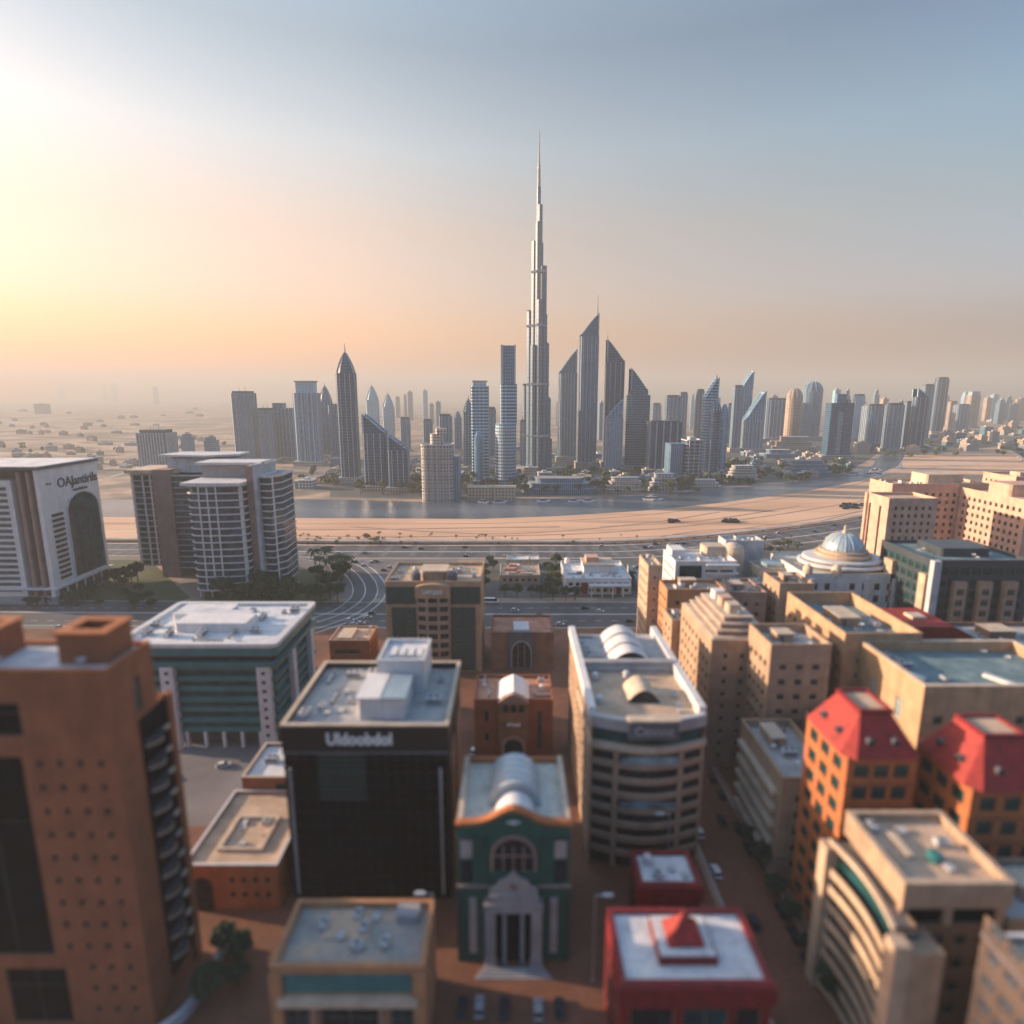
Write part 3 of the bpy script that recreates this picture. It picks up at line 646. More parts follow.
# layered round halls and terraces on the far bank
def terrace_hall(label, px0, px1, top, base, tiers, skin='t_lowrise', name='terraced_building', cat='building', group=None, edge='offwhite'):
    x0, x1, Y, h = geo(px0, px1, top, base); W = x1-x0; cx = (x0+x1)/2; r = root(name, label, cat, (cx, Y+W*.2, 0), group)
    for k in range(tiers):
        s = 1 - .22*k/ max(1, tiers-1)*1.6; z0 = h*k/tiers; z1 = h*(k+1)/tiers
        mb = MB(); o = [(cx + (x-cx)*s, Y+W*.2 + (y-Y-W*.2)*s) for x, y in rrect(x0, x1, Y, Y+W*.4, W*.17)]
        mb.prism(o, z0, z1-.6, skin); mb.prism([(cx+(x-cx)*1.03, Y+W*.2+(y-Y-W*.2)*1.05) for x, y in o], z1-.6, z1, edge); mb.build('terrace', r)
    return r
terrace_hall('oval layered white hall on the far bank right of the balconied block', 727, 762, 466, 482, 5)
terrace_hall('long layered terrace building at the canal bend', 786, 836, 461, 476, 4, 't_slate', edge='grey')
terrace_hall('long terraced block on the far bank under the sail towers', 603, 649, 478, 493, 4, 't_sand')
terrace_hall('terraced block with stepped roofs right of the long terraced block', 648, 682, 474, 491, 4, 't_resid')
terrace_hall('wide low pavilion complex at the foot of the giant tower', 520, 600, 479, 494, 3, 't_slate', edge='grey')
terrace_hall('low pale crescent hall on the far bank left of the oval hall', 690, 724, 480, 489, 3, 't_lowrise')
terrace_hall('long grey depot hall on the canal bend below the arched tower', 762, 800, 450, 458, 2, 't_slate', edge='lgrey')
terrace_hall('ring of low halls left of the dark frame tower', 775, 820, 437, 452, 3, 't_sand')
x0, x1, Y, h = geo(466, 517, 488, 500.5)
r = root('long_house', 'long tan two part arcade building on the near edge of the far bank', 'building', ((x0+x1)/2, Y+8, 0))
for a, b in ((x0, x0+W*1.0), (x0+W*1.08, x1)):
    mb = MB(); mb.box(a, b, Y, Y+18, 0, h, 't_sand'); mb.box(a-.8, b+.8, Y-.8, Y+18.8, h, h+.8, 'cream'); mb.build('wing', r)
# hazy silhouettes and low city
def small_block(name, label, cat, group, x, y, wd, dp, h, skin, edge):
    r = None; mb = MB(); k = random.random()
    mb.bevbox(-wd/2, wd/2, -dp/2, dp/2, 0, h, wd*.03, skin)
    if k < .6: mb.box(-wd/2-.5, wd/2+.5, -dp/2-.5, dp/2+.5, h, h+1, edge); mb.box(-wd*.2, wd*.15, -dp*.2, dp*.2, h+1, h+3.5+h*.03, edge)
    else: mb.box(-wd*.36, wd*.3, -dp*.35, dp*.35, h, h*1.14+1, skin); mb.box(-wd*.1, wd*.2, -dp*.2, dp*.2, h*1.14+1, h*1.18+3, edge)
    o = mb.build(name); o.location = (x, y, 0); o.rotation_euler.z = random.uniform(-.25, .25); tag(o, label, cat, group); return o
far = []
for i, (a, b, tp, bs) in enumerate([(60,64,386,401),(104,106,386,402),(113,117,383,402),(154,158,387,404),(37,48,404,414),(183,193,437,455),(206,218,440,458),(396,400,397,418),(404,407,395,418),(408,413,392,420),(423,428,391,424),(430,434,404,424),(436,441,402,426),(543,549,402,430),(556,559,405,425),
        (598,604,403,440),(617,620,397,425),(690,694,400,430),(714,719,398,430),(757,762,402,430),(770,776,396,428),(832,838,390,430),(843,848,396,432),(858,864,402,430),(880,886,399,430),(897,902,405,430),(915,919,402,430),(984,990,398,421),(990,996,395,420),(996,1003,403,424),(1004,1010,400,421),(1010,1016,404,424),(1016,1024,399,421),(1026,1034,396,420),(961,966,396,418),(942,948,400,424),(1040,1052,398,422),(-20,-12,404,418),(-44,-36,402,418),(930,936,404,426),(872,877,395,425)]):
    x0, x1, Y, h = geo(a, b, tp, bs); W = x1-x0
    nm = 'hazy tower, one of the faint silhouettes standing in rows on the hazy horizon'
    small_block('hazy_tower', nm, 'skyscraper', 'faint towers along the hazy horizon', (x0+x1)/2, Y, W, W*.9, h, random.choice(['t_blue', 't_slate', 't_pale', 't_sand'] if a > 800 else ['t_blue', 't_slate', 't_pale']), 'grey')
gl = [('low pale block in the spread of low buildings across the left plain', 'low buildings on the left plain', -60, 232, 406, 470, 90),
      ('low block among the streets on the right hand plain', 'low buildings on the right plain', 690, 1060, 412, 450, 50),
      ('low white building at the feet of the towers on the far canal bank', 'low buildings at the foot of the towers', 300, 700, 446, 494, 80), ('low grey building in the cluster on the inside of the canal bend', 'low buildings inside the canal bend', 700, 850, 448, 478, 40)]
for lab, grp, xa, xb, ya, yb, n in gl:
    for i in range(n):
        px = random.uniform(xa, xb); py = ya + (yb-ya)*random.random()**.8
        if xa == 300 and py > 491: continue
        x, y = G(px, py); k = y/900
        s = random.uniform(10, 26)*max(1, k*.42)
        small_block('low_building', lab, 'building', grp, x, y, s, s*random.uniform(.5, 1), random.uniform(4, 12)*max(1, k*.32), random.choice(['t_lowrise', 't_sand', 't_resid', 't_slate'] if xa > 0 else ['t_lowrise', 't_sand', 't_sand']), random.choice(['offwhite', 'lgrey', 'cream', 'grey']))
for i in range(30):
    px = random.uniform(860, 1030); py = random.uniform(428, 455); x, y = G(px, py)
    small_block('low_building', gl[1][0], 'building', gl[1][1], x, y, random.uniform(14, 34), 20, random.uniform(8, 26), random.choice(['t_sand', 't_slate', 't_lowrise']), 'cream')

# ------------------------------------------------------------------ trees, palms
def leafball(mb, cx, cy, cz, rx, rz, n, size, mat):
    for _ in range(n):
        while True:
            p = Vector((random.uniform(-1,1), random.uniform(-1,1), random.uniform(-1,1)))
            if .35 < p.length < 1: break
        c = Vector((cx + p.x*rx, cy + p.y*rx, cz + p.z*rz)); d = Vector((random.gauss(0,1), random.gauss(0,1), random.gauss(0,.6))).normalized()
        u = d.orthogonal().normalized()*size*random.uniform(.6,1.3); v = d.cross(u).normalized()*size*random.uniform(.4,.9)
        mb.quad(c-u-v, c+u-v*.6, c+u*.7+v, c-u*.8+v, mat)
def make_tree(h, mat, n=700, label='', grp=''):
    r = root('tree', label, 'tree', (0,0,0), grp); mb = MB()
    mb.tube((0,0,0), (.1*h*.2,0,h*.45), h*.035, h*.022, 'bark', 7)
    tips = []
    for k in range(6):
        a = k*1.05 + random.uniform(-.3,.3); e = Vector((math.cos(a)*h*.26, math.sin(a)*h*.26, h*random.uniform(.6,.85))); tips.append(e)
        mb.tube((0,0,h*random.uniform(.3,.45)), e, h*.018, h*.006, 'bark', 5)
    mb.build('trunk', r); mb = MB()
    tips.append(Vector((0,0,h*.85)))
    for e in tips: leafball(mb, e.x, e.y, e.z, h*.19, h*.14, n//len(tips), h*.045, mat)
    mb.build('crown', r); return r
def make_palm(h, label, grp):
    r = root('palm_tree', label, 'palm tree', (0,0,0), grp); mb = MB()
    mb.tube((0,0,0), (.3,.1,h*.5), .32, .24, 'bark', 7); mb.tube((.3,.1,h*.5), (.4,.2,h), .24, .2, 'bark', 7); mb.build('trunk', r)
    mb = MB()
    for k in range(22):
        a = k*2.4; L = h*random.uniform(.3,.42); up = random.uniform(.1,.9); pr = None; d = Vector((math.cos(a), math.sin(a), 0)); s = Vector((-d.y, d.x, 0))
        for j in range(6):
            t_ = j/5; c = Vector((.4,.2,h)) + d*L*t_ + Vector((0,0,L*(up*t_ - 1.0*t_*t_))); w_ = h*.045*(math.sin(math.pi*min(1,t_*.9+.12)))
            cur = (c - s*w_ - Vector((0,0,w_*.6)), c, c + s*w_ - Vector((0,0,w_*.6)))
            if pr: mb.quad(pr[0], pr[1], cur[1], cur[0], 'frond'); mb.quad(pr[1], pr[2], cur[2], cur[1], 'frond')
            pr = cur
    mb.build('crown', r); return r
def scatter(protos, spots, z=0):
    for i, (x, y, s) in enumerate(spots):
        p = protos[i % len(protos)]; o = p if not p.get('_u') else copy_tree(p)
        if not p.get('_u'): p['_u'] = 1
        if '_u' in o and o is not p: del o['_u']
        o.location = (x, y, z); o.scale = (s, s, s*random.uniform(.85, 1.15)); o.rotation_euler.z = random.uniform(0, 6.28)
    for p in protos:
        if '_u' in p: del p['_u']
l1 = 'bushy green tree in the dark grove between the balconied towers and the loop road'
pr = [make_tree(13, 'leaf', 900, l1, 'trees of the grove by the loop road') for _ in range(3)]
sp = []
while len(sp) < 42:
    px, py = random.uniform(205, 345), random.uniform(572, 612); x, y = G(px, py)
    if px > 300 and py < 578: continue
    sp.append((x, y, random.uniform(.7, 1.15)))
scatter(pr, sp)
pp = [make_palm(15, 'palm with spread fronds along the back of the grove', 'palms behind the grove') for _ in range(2)]
scatter(pp, [(*G(px, py), random.uniform(.8, 1.15)) for px, py in [(316,573),(320,577),(327,572),(334,574),(338,577),(345,573),(350,577),(330,580),(342,580)]])
pr = [make_tree(11, 'leaf2', 700, 'olive green tree by the road left of the balconied towers', 'roadside trees at the left') for _ in range(2)]
scatter(pr, [(*G(px, py), random.uniform(.7, 1.2)) for px, py in [(120,583),(126,580),(132,584),(138,581),(116,587),(124,588)]])
pr = [make_tree(8, 'leaf', 500, 'dark green tree in the row along the left side road', 'trees along the left side road') for _ in range(2)]
scatter(pr, [(*G(random.uniform(15, 160), random.uniform(594, 611)), random.uniform(.6, 1.0)) for _ in range(34)])
pr = [make_tree(9, 'leaf', 500, 'green tree around the low houses beyond the boulevard', 'trees around the low houses') for _ in range(2)]
scatter(pr, [(*G(px, py), random.uniform(.7, 1.1)) for px, py in [(486,572),(490,566),(486,580),(493,571),(547,572),(552,577),(549,586),(556,567),(560,574),(505,596),(517,598),(531,596),(541,599),(546,594),(553,600),(566,601),(575,600),(485,590),(625,590),(632,583),(640,577)]])
pr = [make_tree(9, 'leaf2', 500, 'yellowish tree between the two groups of low houses', 'yellowish trees between the low houses') for _ in range(1)]
scatter(pr, [(*G(px, py), random.uniform(.7, 1.0)) for px, py in [(552,590),(557,583),(556,592),(551,581)]])
pr = [make_tree(12, 'leaf', 220, 'small dark tree in the belt along the far canal bank', 'trees along the far canal bank') for _ in range(3)]
sp = [(*G(random.uniform(355, 700), random.uniform(484, 496)), random.uniform(.7, 1.5)) for _ in range(110)]
scatter(pr, sp)
# the rest of the belt, too small to tell apart
mb = MB()
for (px, py) in [(px, random.uniform(462, min(486, 492-(px-700)*.11))) for px in [random.uniform(690, 850) for _ in range(110)]] + [(random.uniform(300, 700), random.uniform(470, 488)) for _ in range(120)] + [(random.uniform(-40, 230), random.uniform(445, 475)) for _ in range(30)] + [(random.uniform(860, 1040), random.uniform(430, 458)) for _ in range(90)]:
    x, y = G(px, py); k = max(1, y/1300); r_ = random.uniform(3, 6)*k
    mb.tube((x, y, 0), (x, y, 5), .5, .3, 'bark', 5); leafball(mb, x, y, 6*k**.5, r_*1.2, 3.6*k**.5, 46, 1.5*k, 'leaf')
o = mb.build('tree_belt'); tag(o, 'dark belts of trees and scrub among the low city far away', 'trees', None, 'stuff')
pr = [make_tree(6, 'leaf', 160, 'small shrub on the sand beside the highway', 'shrubs on the sand') for _ in range(2)]
scatter(pr, [(*G(random.choice([random.uniform(295, 520), random.uniform(295, 870)]), random.uniform(536, 545.5)), random.uniform(.3, .75)) for _ in range(60)] + [(*G(random.uniform(355, 385), random.uniform(536, 546)), random.uniform(.5, 1)) for _ in range(14)])
pr = [make_tree(9, 'leaf', 220, 'green tree beside the highway left of the domed building', 'trees near the domed building')]
scatter(pr, [(*G(random.uniform(755, 800), random.uniform(545, 556)), random.uniform(.7, 1)) for _ in range(12)])

# ------------------------------------------------------------------ vehicles
def car_mesh(paint_, L=4.6, W=1.85, H=1.45, van=False):
    mb = MB(); h1 = H*.52
    body = [(-L/2,.35),(-L/2,h1*.95),(-L*.47,h1),(L*.47,h1*.92),(L/2,h1*.75),(L/2,.35)]
    cab = [(-L*.44,h1),(-L*.36,H),(L*.10,H),(L*.26,h1)] if not van else [(-L*.49,h1),(-L*.47,H),(L*.28,H),(L*.42,h1)]
    mb.ext(body, -W/2, W/2, paint_); mb.ext(cab, -W*.43, W*.43, 'g_dark'); mb.box(cab[1][0]+.1, cab[2][0]-.1, -W*.42, W*.42, H, H+.05, paint_)
    for sx in (-1, 1):
        for sy in (-1, 1): 
            mb.tube((sx*L*.31, sy*W*.5, .34), (sx*L*.31, sy*W*.36, .34), .34, .34, 'tyre', 12)
    return mb
def cars(label, grp, pnt, spots, name='parked_car', cat='car', **k):
    me = car_mesh(pnt, **k).mesh(name)
    for i, (x, y, rz) in enumerate(spots):
        o = bpy.data.objects.new(name, me); COL.objects.link(o); o.location = (x, y, .08); o.rotation_euler.z = rz; tag(o, label, cat, grp)
def hwy(n, lanes):
    out = []
    for _ in range(n):
        while True:
            i = random.randrange(len(hw)-1); a, b = hw[i], hw[i+1]
            if -450 < a.x < 700: break
        d = (b-a); t_ = random.random(); nn = Vector((-d.y, d.x)).normalized(); p = a + d*t_ + nn*random.choice(lanes)
        out.append((p.x, p.y, math.atan2(d.y, d.x)))
    return out
cars('white car driving on the highway beside the sand', 'white cars on the highway', 'car_white', hwy(26, (-16,-11.5,-7,7,11.5,16)), 'highway_car')
cars('dark car driving on the highway beside the sand', 'dark cars on the highway', 'car_dark', hwy(22, (-16,-11.5,-7,7,11.5,16)), 'highway_car')
cars('white car on the boulevard behind the front row of buildings', 'white cars on the boulevard', 'car_white', [(*G(350,621),.2),(*G(354,625),.1),(*G(361,624),.2),(*G(368,618),.3),(*G(515,611),0),(*G(600,612),0),(*G(560,625),0),(*G(60,628),0)], 'road_car')
cars('dark car on the boulevard behind the front row of buildings', 'dark cars on the boulevard', 'car_dark', [(*G(372,614),.3),(*G(540,616),0),(*G(585,609),0),(*G(630,622),0),(*G(95,622),0)], 'road_car')
cars('white car parked on the lot beyond the loop road', 'white cars on the lot', 'car_white', [(*G(364,566),.1),(*G(372,563),.1),(*G(356,562),.2),(*G(390,568),0)], 'parked_car')
cars('dark car parked on the lot beyond the loop road', 'dark cars on the lot', 'car_dark', [(*G(354,563),.1),(*G(376,562),.1),(*G(384,571),0)], 'parked_car')
cars('long white van parked at the kerb by the low houses', None, 'car_white', [(*G(491,603),0)], 'parked_van', 'van', L=9, W=2.6, H=3, van=True)
cars('dark vehicle parked in a clump on the sand', 'dark vehicles on the sand', 'car_dark', [(*G(672+random.uniform(-5,5),522+random.uniform(-1,1)),random.uniform(-.3,.3)) for _ in range(7)] + [(*G(731+random.uniform(-7,7),522+random.uniform(-1.2,1.2)),random.uniform(-.3,.3)) for _ in range(10)]+ [(*G(855+random.uniform(-13,13),507+random.uniform(-2.5,2.5)),random.uniform(-.3,.3)) for _ in range(22)], 'site_vehicle', 'vehicle', L=6.5, W=2.4, H=2.6)
mb = MB(); hull = [(-6,0),(-7,1.8),(6.5,1.8),(8.5,2.2),(5,0)]
mb.ext(hull, -1.8, 1.8, 'car_white'); mb.ext([(-4,1.8),(-3.5,3.6),(1.5,3.6),(3.5,1.8)], -1.3, 1.3, 'g_dark'); mb.box(-3.8,1.6,-1.4,1.4,3.6,3.9,'car_white'); mb.tube((-1,0,3.9),(-1.3,0,6),.1,.05,'metal',6)
me = mb.mesh('motor_yacht')
for i in range(22):
    px, py = (random.uniform(848, 882), random.uniform(470, 476)) if i < 14 else (random.uniform(470, 720), random.uniform(493.5+4.5, 500))
    o = bpy.data.objects.new('motor_yacht', me); COL.objects.link(o); x, y = G(px, py) if i < 14 else G(px, 502 if px < 560 else 500)
    if i >= 14: x, y = G(px, [503, 502, 500, 497][min(3, int((px-470)/70))])
    o.location = (x, y, 0.05); o.rotation_euler.z = random.uniform(-.4, .4); tag(o, 'small white motor yacht moored on the grey canal', 'boat', 'motor yachts on the canal')

# ------------------------------------------------------------------ near buildings: facades with real openings
WINC = {}
def win_mesh(w_, h_, style):
    k = (round(w_, 2), round(h_, 2), style)
    if k in WINC: return WINC[k]
    gl, fr, mull = {'w': ('g_dark','frame',1), 't': ('g_teal','frame',1), 'b': ('g_blue','frame_w',2), 'n': ('g_dark','frame',0), 'g': ('g_teal','dgreen',2), 'p': ('g_pale','frame_w',1), 'k': ('g_black','dgreen',1)}[style]
    mb = MB(); f = min(.22, w_*.09); mb.box(-w_/2, w_/2, .10, .16, 0, h_, gl)
    mb.box(-w_/2, -w_/2+f, -.02, .1, 0, h_, fr); mb.box(w_/2-f, w_/2, -.02, .1, 0, h_, fr); mb.box(-w_/2+f, w_/2-f, -.02, .1, 0, f, fr); mb.box(-w_/2+f, w_/2-f, -.02, .1, h_-f, h_, fr)
    for i in range(mull):
        x = -w_/2 + w_*(i+1)/(mull+1); mb.box(x-f*.35, x+f*.35, 0, .1, f, h_-f, fr)
    if mull: mb.box(-w_/2+f, w_/2-f, .02, .1, h_*.68-f*.3, h_*.68+f*.3, fr)
    WINC[k] = mb.mesh('window'); return WINC[k]
def facade(mb, p0, u, W, z0, z1, ops, depth, mat, wins):
    ux, uy = u; nx, ny = uy, -ux; rz = math.atan2(uy, ux)
    def P(a, z, d=0): return (p0[0] + ux*a - nx*d, p0[1] + uy*a - ny*d, z)
    us = sorted({0, W} | {round(o[0], 3) for o in ops} | {round(o[1], 3) for o in ops}); vs = sorted({z0, z1} | {round(o[2], 3) for o in ops} | {round(o[3], 3) for o in ops})
    for j in range(len(vs)-1):
        vm = (vs[j]+vs[j+1])/2; i0 = 0; row = [o for o in ops if o[2]-1e-3 < vm < o[3]+1e-3]
        run = None
        for i in range(len(us)-1):
            um = (us[i]+us[i+1])/2; hole = any(o[0] < um < o[1] for o in row)
            if not hole and run is None: run = us[i]
            if (hole or i == len(us)-2) and run is not None:
                e = us[i] if hole else us[i+1]
                mb.quad(P(run, vs[j]), P(e, vs[j]), P(e, vs[j+1]), P(run, vs[j+1]), mat); run = None
    for a, b, c, d, st in ops:
        mb.quad(P(a,c), P(a,c,depth), P(a,d,depth), P(a,d), mat); mb.quad(P(b,c), P(b,d), P(b,d,depth), P(b,c,depth), mat)
        mb.quad(P(a,c), P(b,c), P(b,c,depth), P(a,c,depth), mat); mb.quad(P(a,d), P(a,d,depth), P(b,d,depth), P(b,d), mat)
        c_ = P((a+b)/2, c, depth-.16); wins.append((c_, rz, b-a, d-c, st))
def grid(W, c, r, ww, wh, zl, zh, m=1.5, st='w', skip=()):
    out = []; pu = (W-2*m)/c; pv = (zh-zl)/r
    for j in range(r):
        for i in range(c):
            if (i, j) in skip: continue
            a = m + pu*(i+.5) - ww/2; v = zl + pv*(j+.5) - wh/2; out.append((a, a+ww, v, v+wh, st))
    return out
def put_windows(r, wins):
    off = Vector(OFF[r.name]); wins.sort(key=lambda q: (Vector(q[0]) - Vector((0, 0, 120))).length)
    for (c, rz, w_, h_, st) in wins[:100]:
        o = bpy.data.objects.new('window', win_mesh(w_, h_, st)); COL.objects.link(o); o.parent = r; o.location = Vector(c)-off; o.rotation_euler.z = rz
    if len(wins) > 100:
        mb = MB()
        for (c, rz, w_, h_, st) in wins[100:]:
            mb.X = Matrix.Translation(c) @ Matrix.Rotation(rz, 4, 'Z'); me = win_mesh(w_, h_, st)
            for k in range(len(me.materials)):
                fs = [tuple(p.vertices) for p in me.polygons if p.material_index == k]
                mb.add([v.co for v in me.vertices], fs, me.materials[k].name if me.materials[k].name in M else [kk for kk, vv in M.items() if vv == me.materials[k]][0])
        mb.X = None; o = mb.build('window', r, OFF[r.name]); o['kind'] = 'stuff'
def walls(r, x0, x1, y0, y1, z0, z1, wall, roof, F=(), L=(), Rt=(), B=(), par=1.1, cop=None, depth=.45, name='wall', t_=.5, wins=None):
    mb = MB(); zt = z1 + par; own = wins is None; wins = [] if own else wins
    facade(mb, (x0, y0), (1, 0), x1-x0, z0, zt, list(F), depth, wall, wins)
    facade(mb, (x0, y1), (0, -1), y1-y0, z0, zt, list(L), depth, wall, wins)
    facade(mb, (x1, y0), (0, 1), y1-y0, z0, zt, list(Rt), depth, wall, wins)
    facade(mb, (x1, y1), (-1, 0), x1-x0, z0, zt, list(B), depth, wall, wins)
    if par > 0:
        for a, b in (((x0+t_, y0+t_), (x1-t_, y0+t_)), ((x1-t_, y0+t_), (x1-t_, y1-t_)), ((x1-t_, y1-t_), (x0+t_, y1-t_)), ((x0+t_, y1-t_), (x0+t_, y0+t_))):
            mb.quad((*a, z1), (*b, z1), (*b, zt), (*a, zt), wall)
    mb.build(name, r)
    mb = MB(); q = .12; mb.ring([(x0-q,y0-q),(x1+q,y0-q),(x1+q,y1+q),(x0-q,y1+q)], [(x0+t_+.05,y0+t_+.05),(x1-t_-.05,y0+t_+.05),(x1-t_-.05,y1-t_-.05),(x0+t_+.05,y1-t_-.05)], zt-.04, zt+.22, cop or wall); mb.build('coping', r)
    mb = MB(); mb.quad((x0+t_-.01,y0+t_-.01,z1), (x1-t_+.01,y0+t_-.01,z1), (x1-t_+.01,y1-t_+.01,z1), (x0+t_-.01,y1-t_+.01,z1), roof); mb.build('roof', r)
    if own: put_windows(r, wins)
def bld(name, label, x0, x1, y0, y1, z1, wall, roof, cat='building', group=None, **k):
    r = root(name, label, cat, ((x0+x1)/2, (y0+y1)/2, 0), group)
    walls(r, x0, x1, y0, y1, 0, z1, wall, roof, **k); return r
def part(r, name, fn, *a):
    mb = MB(); fn(mb, *a); return mb.build(name, r)
def pbox(r, name, x0, x1, y0, y1, z0, z1, mat, e=0):
    mb = MB(); (mb.bevbox(x0,x1,y0,y1,z0,z1,e,mat) if e else mb.box(x0,x1,y0,y1,z0,z1,mat)); return mb.build(name, r)
# rooftop fittings, shared meshes
UN = {}
def unit_mesh(kind):
    if kind in UN: return UN[kind]
    mb = MB()
    if kind == 0:
        mb.box(-1.1,1.1,-.7,.7,.25,1.4,'lgrey'); mb.lathe(0,0,[(.5,1.4),(.5,1.55),(.42,1.55),(.1,1.47),(0,1.47)],'dgrey',14)
        for sx in (-1,1): mb.box(sx*.9-.08,sx*.9+.08,-.6,.6,0,.25,'dgrey')
    elif kind == 1:
        mb.box(-1.7,1.7,-1,1,.3,1.9,'offwhite'); mb.box(-1.75,1.75,-1.05,-.95,.7,1.5,'dgrey'); mb.lathe(-.8,0,[(.6,1.9),(.6,2.1),(.5,2.1),(0,2.0)],'dgrey',14); mb.lathe(.8,0,[(.6,1.9),(.6,2.1),(.5,2.1),(0,2.0)],'dgrey',14)
        mb.box(-1.5,-1.3,-.9,.9,0,.3,'dgrey'); mb.box(1.3,1.5,-.9,.9,0,.3,'dgrey')
    elif kind == 2:
        mb.lathe(0,0,[(.9,.3),(.95,1.6),(.8,1.9),(.2,2.05),(0,2.05)],'offwhite',16); mb.box(-1,1,-1,1,0,.3,'grey')
    elif kind == 3:
        mb.box(-.35,.35,-3,3,.35,.95,'metal'); 
        for y in (-2.5,0,2.5): mb.box(-.45,.45,y-.06,y+.06,0,.35,'dgrey')
        mb.box(-.35,.35,2.4,3,.95,1.7,'metal')
    elif kind == 4:
        mb.tube((0,0,0),(0,0,1.2),.06,.06,'metal',6); mb.lathe(0,0,[(0,1.2),(.45,1.35),(.8,1.75)],'offwhite',16)
    else:
        mb.box(-.8,.8,-.6,.6,0,.5,'grey'); mb.box(-.86,.86,-.66,.66,.5,.6,'lgrey')
    UN[kind] = mb.mesh('rooftop_unit'); return UN[kind]
UNN = ['air_conditioner', 'chiller', 'water_tank', 'duct', 'satellite_dish', 'roof_hatch']
def clutter(r, x0, x1, y0, y1, z, n, kinds=(0, 1, 2, 3, 4, 5), avoid=()):
    off = OFF[r.name]; done = []; tries = 0
    while len(done) < n and tries < 400:
        tries += 1; x, y = random.uniform(x0+2, x1-2), random.uniform(y0+2, y1-2)
        if any((x-a)**2 + (y-b)**2 < 9 for a, b in done) or any(a-2.2 < x < b+2.2 and c-2.2 < y < d+2.2 for a, b, c, d in avoid): continue
        k = random.choice(kinds); o = bpy.data.objects.new(UNN[k], unit_mesh(k)); COL.objects.link(o); o.parent = r
        o.location = (x-off[0], y-off[1], z-off[2]); o.rotation_euler.z = random.choice([0, 1.5708]) + random.uniform(-.05, .05); done.append((x, y))
def arch_prof(cx, z0, w_, h_, n=10, flat=1.0):
    rr = w_/2; zs = z0 + h_ - rr*flat
    return [(cx-rr, z0)] + [(cx - rr*math.cos(math.pi*i/n), zs + rr*flat*math.sin(math.pi*i/n)) for i in range(n+1)] + [(cx+rr, z0)]
def arch_ring(mb, cx, z0, w_, h_, t_, y0, y1, mat, flat=1.0):
    A = arch_prof(cx, z0, w_, h_, 12, flat); B = arch_prof(cx, z0, w_-2*t_, h_-t_, 12, flat)
    for i in range(len(A)-1):
        for yy in (y0, y1): mb.quad((A[i][0],yy,A[i][1]), (A[i+1][0],yy,A[i+1][1]), (B[i+1][0],yy,B[i+1][1]), (B[i][0],yy,B[i][1]), mat)
        mb.quad((A[i][0],y0,A[i][1]), (A[i+1][0],y0,A[i+1][1]), (A[i+1][0],y1,A[i+1][1]), (A[i][0],y1,A[i][1]), mat)
        mb.quad((B[i][0],y0,B[i][1]), (B[i+1][0],y0,B[i+1][1]), (B[i+1][0],y1,B[i+1][1]), (B[i][0],y1,B[i][1]), mat)

# ---- A: white office slab with arched glass wall, far left
YA0, YA1, XA, ZA = 333, 381, -265, 79
rA = root('office_tower', 'white office slab at far left with arched dark glass wall and lettering', 'building', (-300, 357, 0))
def zA(py, Y=357): return Zat(py, Y)
wins = []
mb = MB()
mb.box(-267.6, XA, YA0, YA1, 5, ZA, 'white')
mb.build('wall', rA)
mb = MB(); mb.box(-340, -267.7, YA0+9, YA1-.2, 5, ZA-.1, 'slate_panel'); mb.build('recessed_wall', rA)
for x in (-272.2, -277.6): part(rA, 'column', lambda m: m.bevbox(x-1.2, x+1.2, YA0+1, YA0+8, 0, ZA-1, .5, 'mauve'))
mb = MB(); mb.box(-330, -282, YA0+1, YA0+8.9, 5, ZA-6, 'white'); mb.build('side_wing', rA)
for k in range(18):
    z = 8 + k*3.5; mb = MB(); mb.box(-329, -285, YA0+.6, YA0+.95, z, z+1.8, 'g_blue'); mb.build('window_strip', rA)
mb = MB(); mb.box(-342, XA+1.0, YA0-.8, YA1+1, ZA, ZA+1.6, 'dgrey'); mb.box(-341, XA+.2, YA0, YA1, ZA+1.6, ZA+2, 'roof_white'); mb.build('roof', rA)
yc = (YA0+YA1)/2 + 3
mb = MB(); mb.X = Matrix(((0,-1,0,XA),(1,0,0,0),(0,0,1,0),(0,0,0,1)))
mb.ext(arch_prof(yc+4, 12, 27, 50, 14, .8), -.5, .3, 'g_teal')
mb.X = None; mb.build('arched_glazing', rA)
mb = MB(); mb.X = Matrix(((0,-1,0,XA),(1,0,0,0),(0,0,1,0),(0,0,0,1))); arch_ring(mb, yc+4, 11.4, 28.4, 51.3, .7, -.8, -.02, 'offwhite', .8)
for i in range(1, 6): mb.box(yc+4-13.5+i*4.5-.12, yc+4-13.5+i*4.5+.12, -.65, -.5, 12, 52, 'dgrey')
mb.X = None; mb.build('arch_frame', rA)
for k in range(13):
    z = 14 + k*3.1; mb = MB(); mb.box(XA-.1, XA+.7, YA0+5.5, YA0+14, z, z+1.5, 'g_dark'); mb.build('window_strip', rA)
for k in range(6):
    mb = MB(); mb.box(XA-.2, XA+.25, YA0+3+k*7.5, YA0+8.6+k*7.5, 2, 8.5, 'g_teal'); mb.build('shop_window', rA)
mb = MB(); mb.box(-330, XA-.3, YA0+1, YA1-1, 0, 5, 'grey'); mb.box(-332, XA+2, YA0-1, YA1+2, 9.3, 10.2, 'offwhite'); mb.build('base', rA)
put_text('OAJantirils', 7.8, 'lettering_dark', (XA+.25, yc+3, 69.5), rA, R(90), .12, .98); put_text('mmelinhrnv', 2.6, 'lettering_dark', (XA+.25, yc+4, 64.2), rA, R(90), .03); put_text('~', 7, 'lettering_dark', (XA+.25, YA0+6.5, 70.5), rA, R(90), .1)

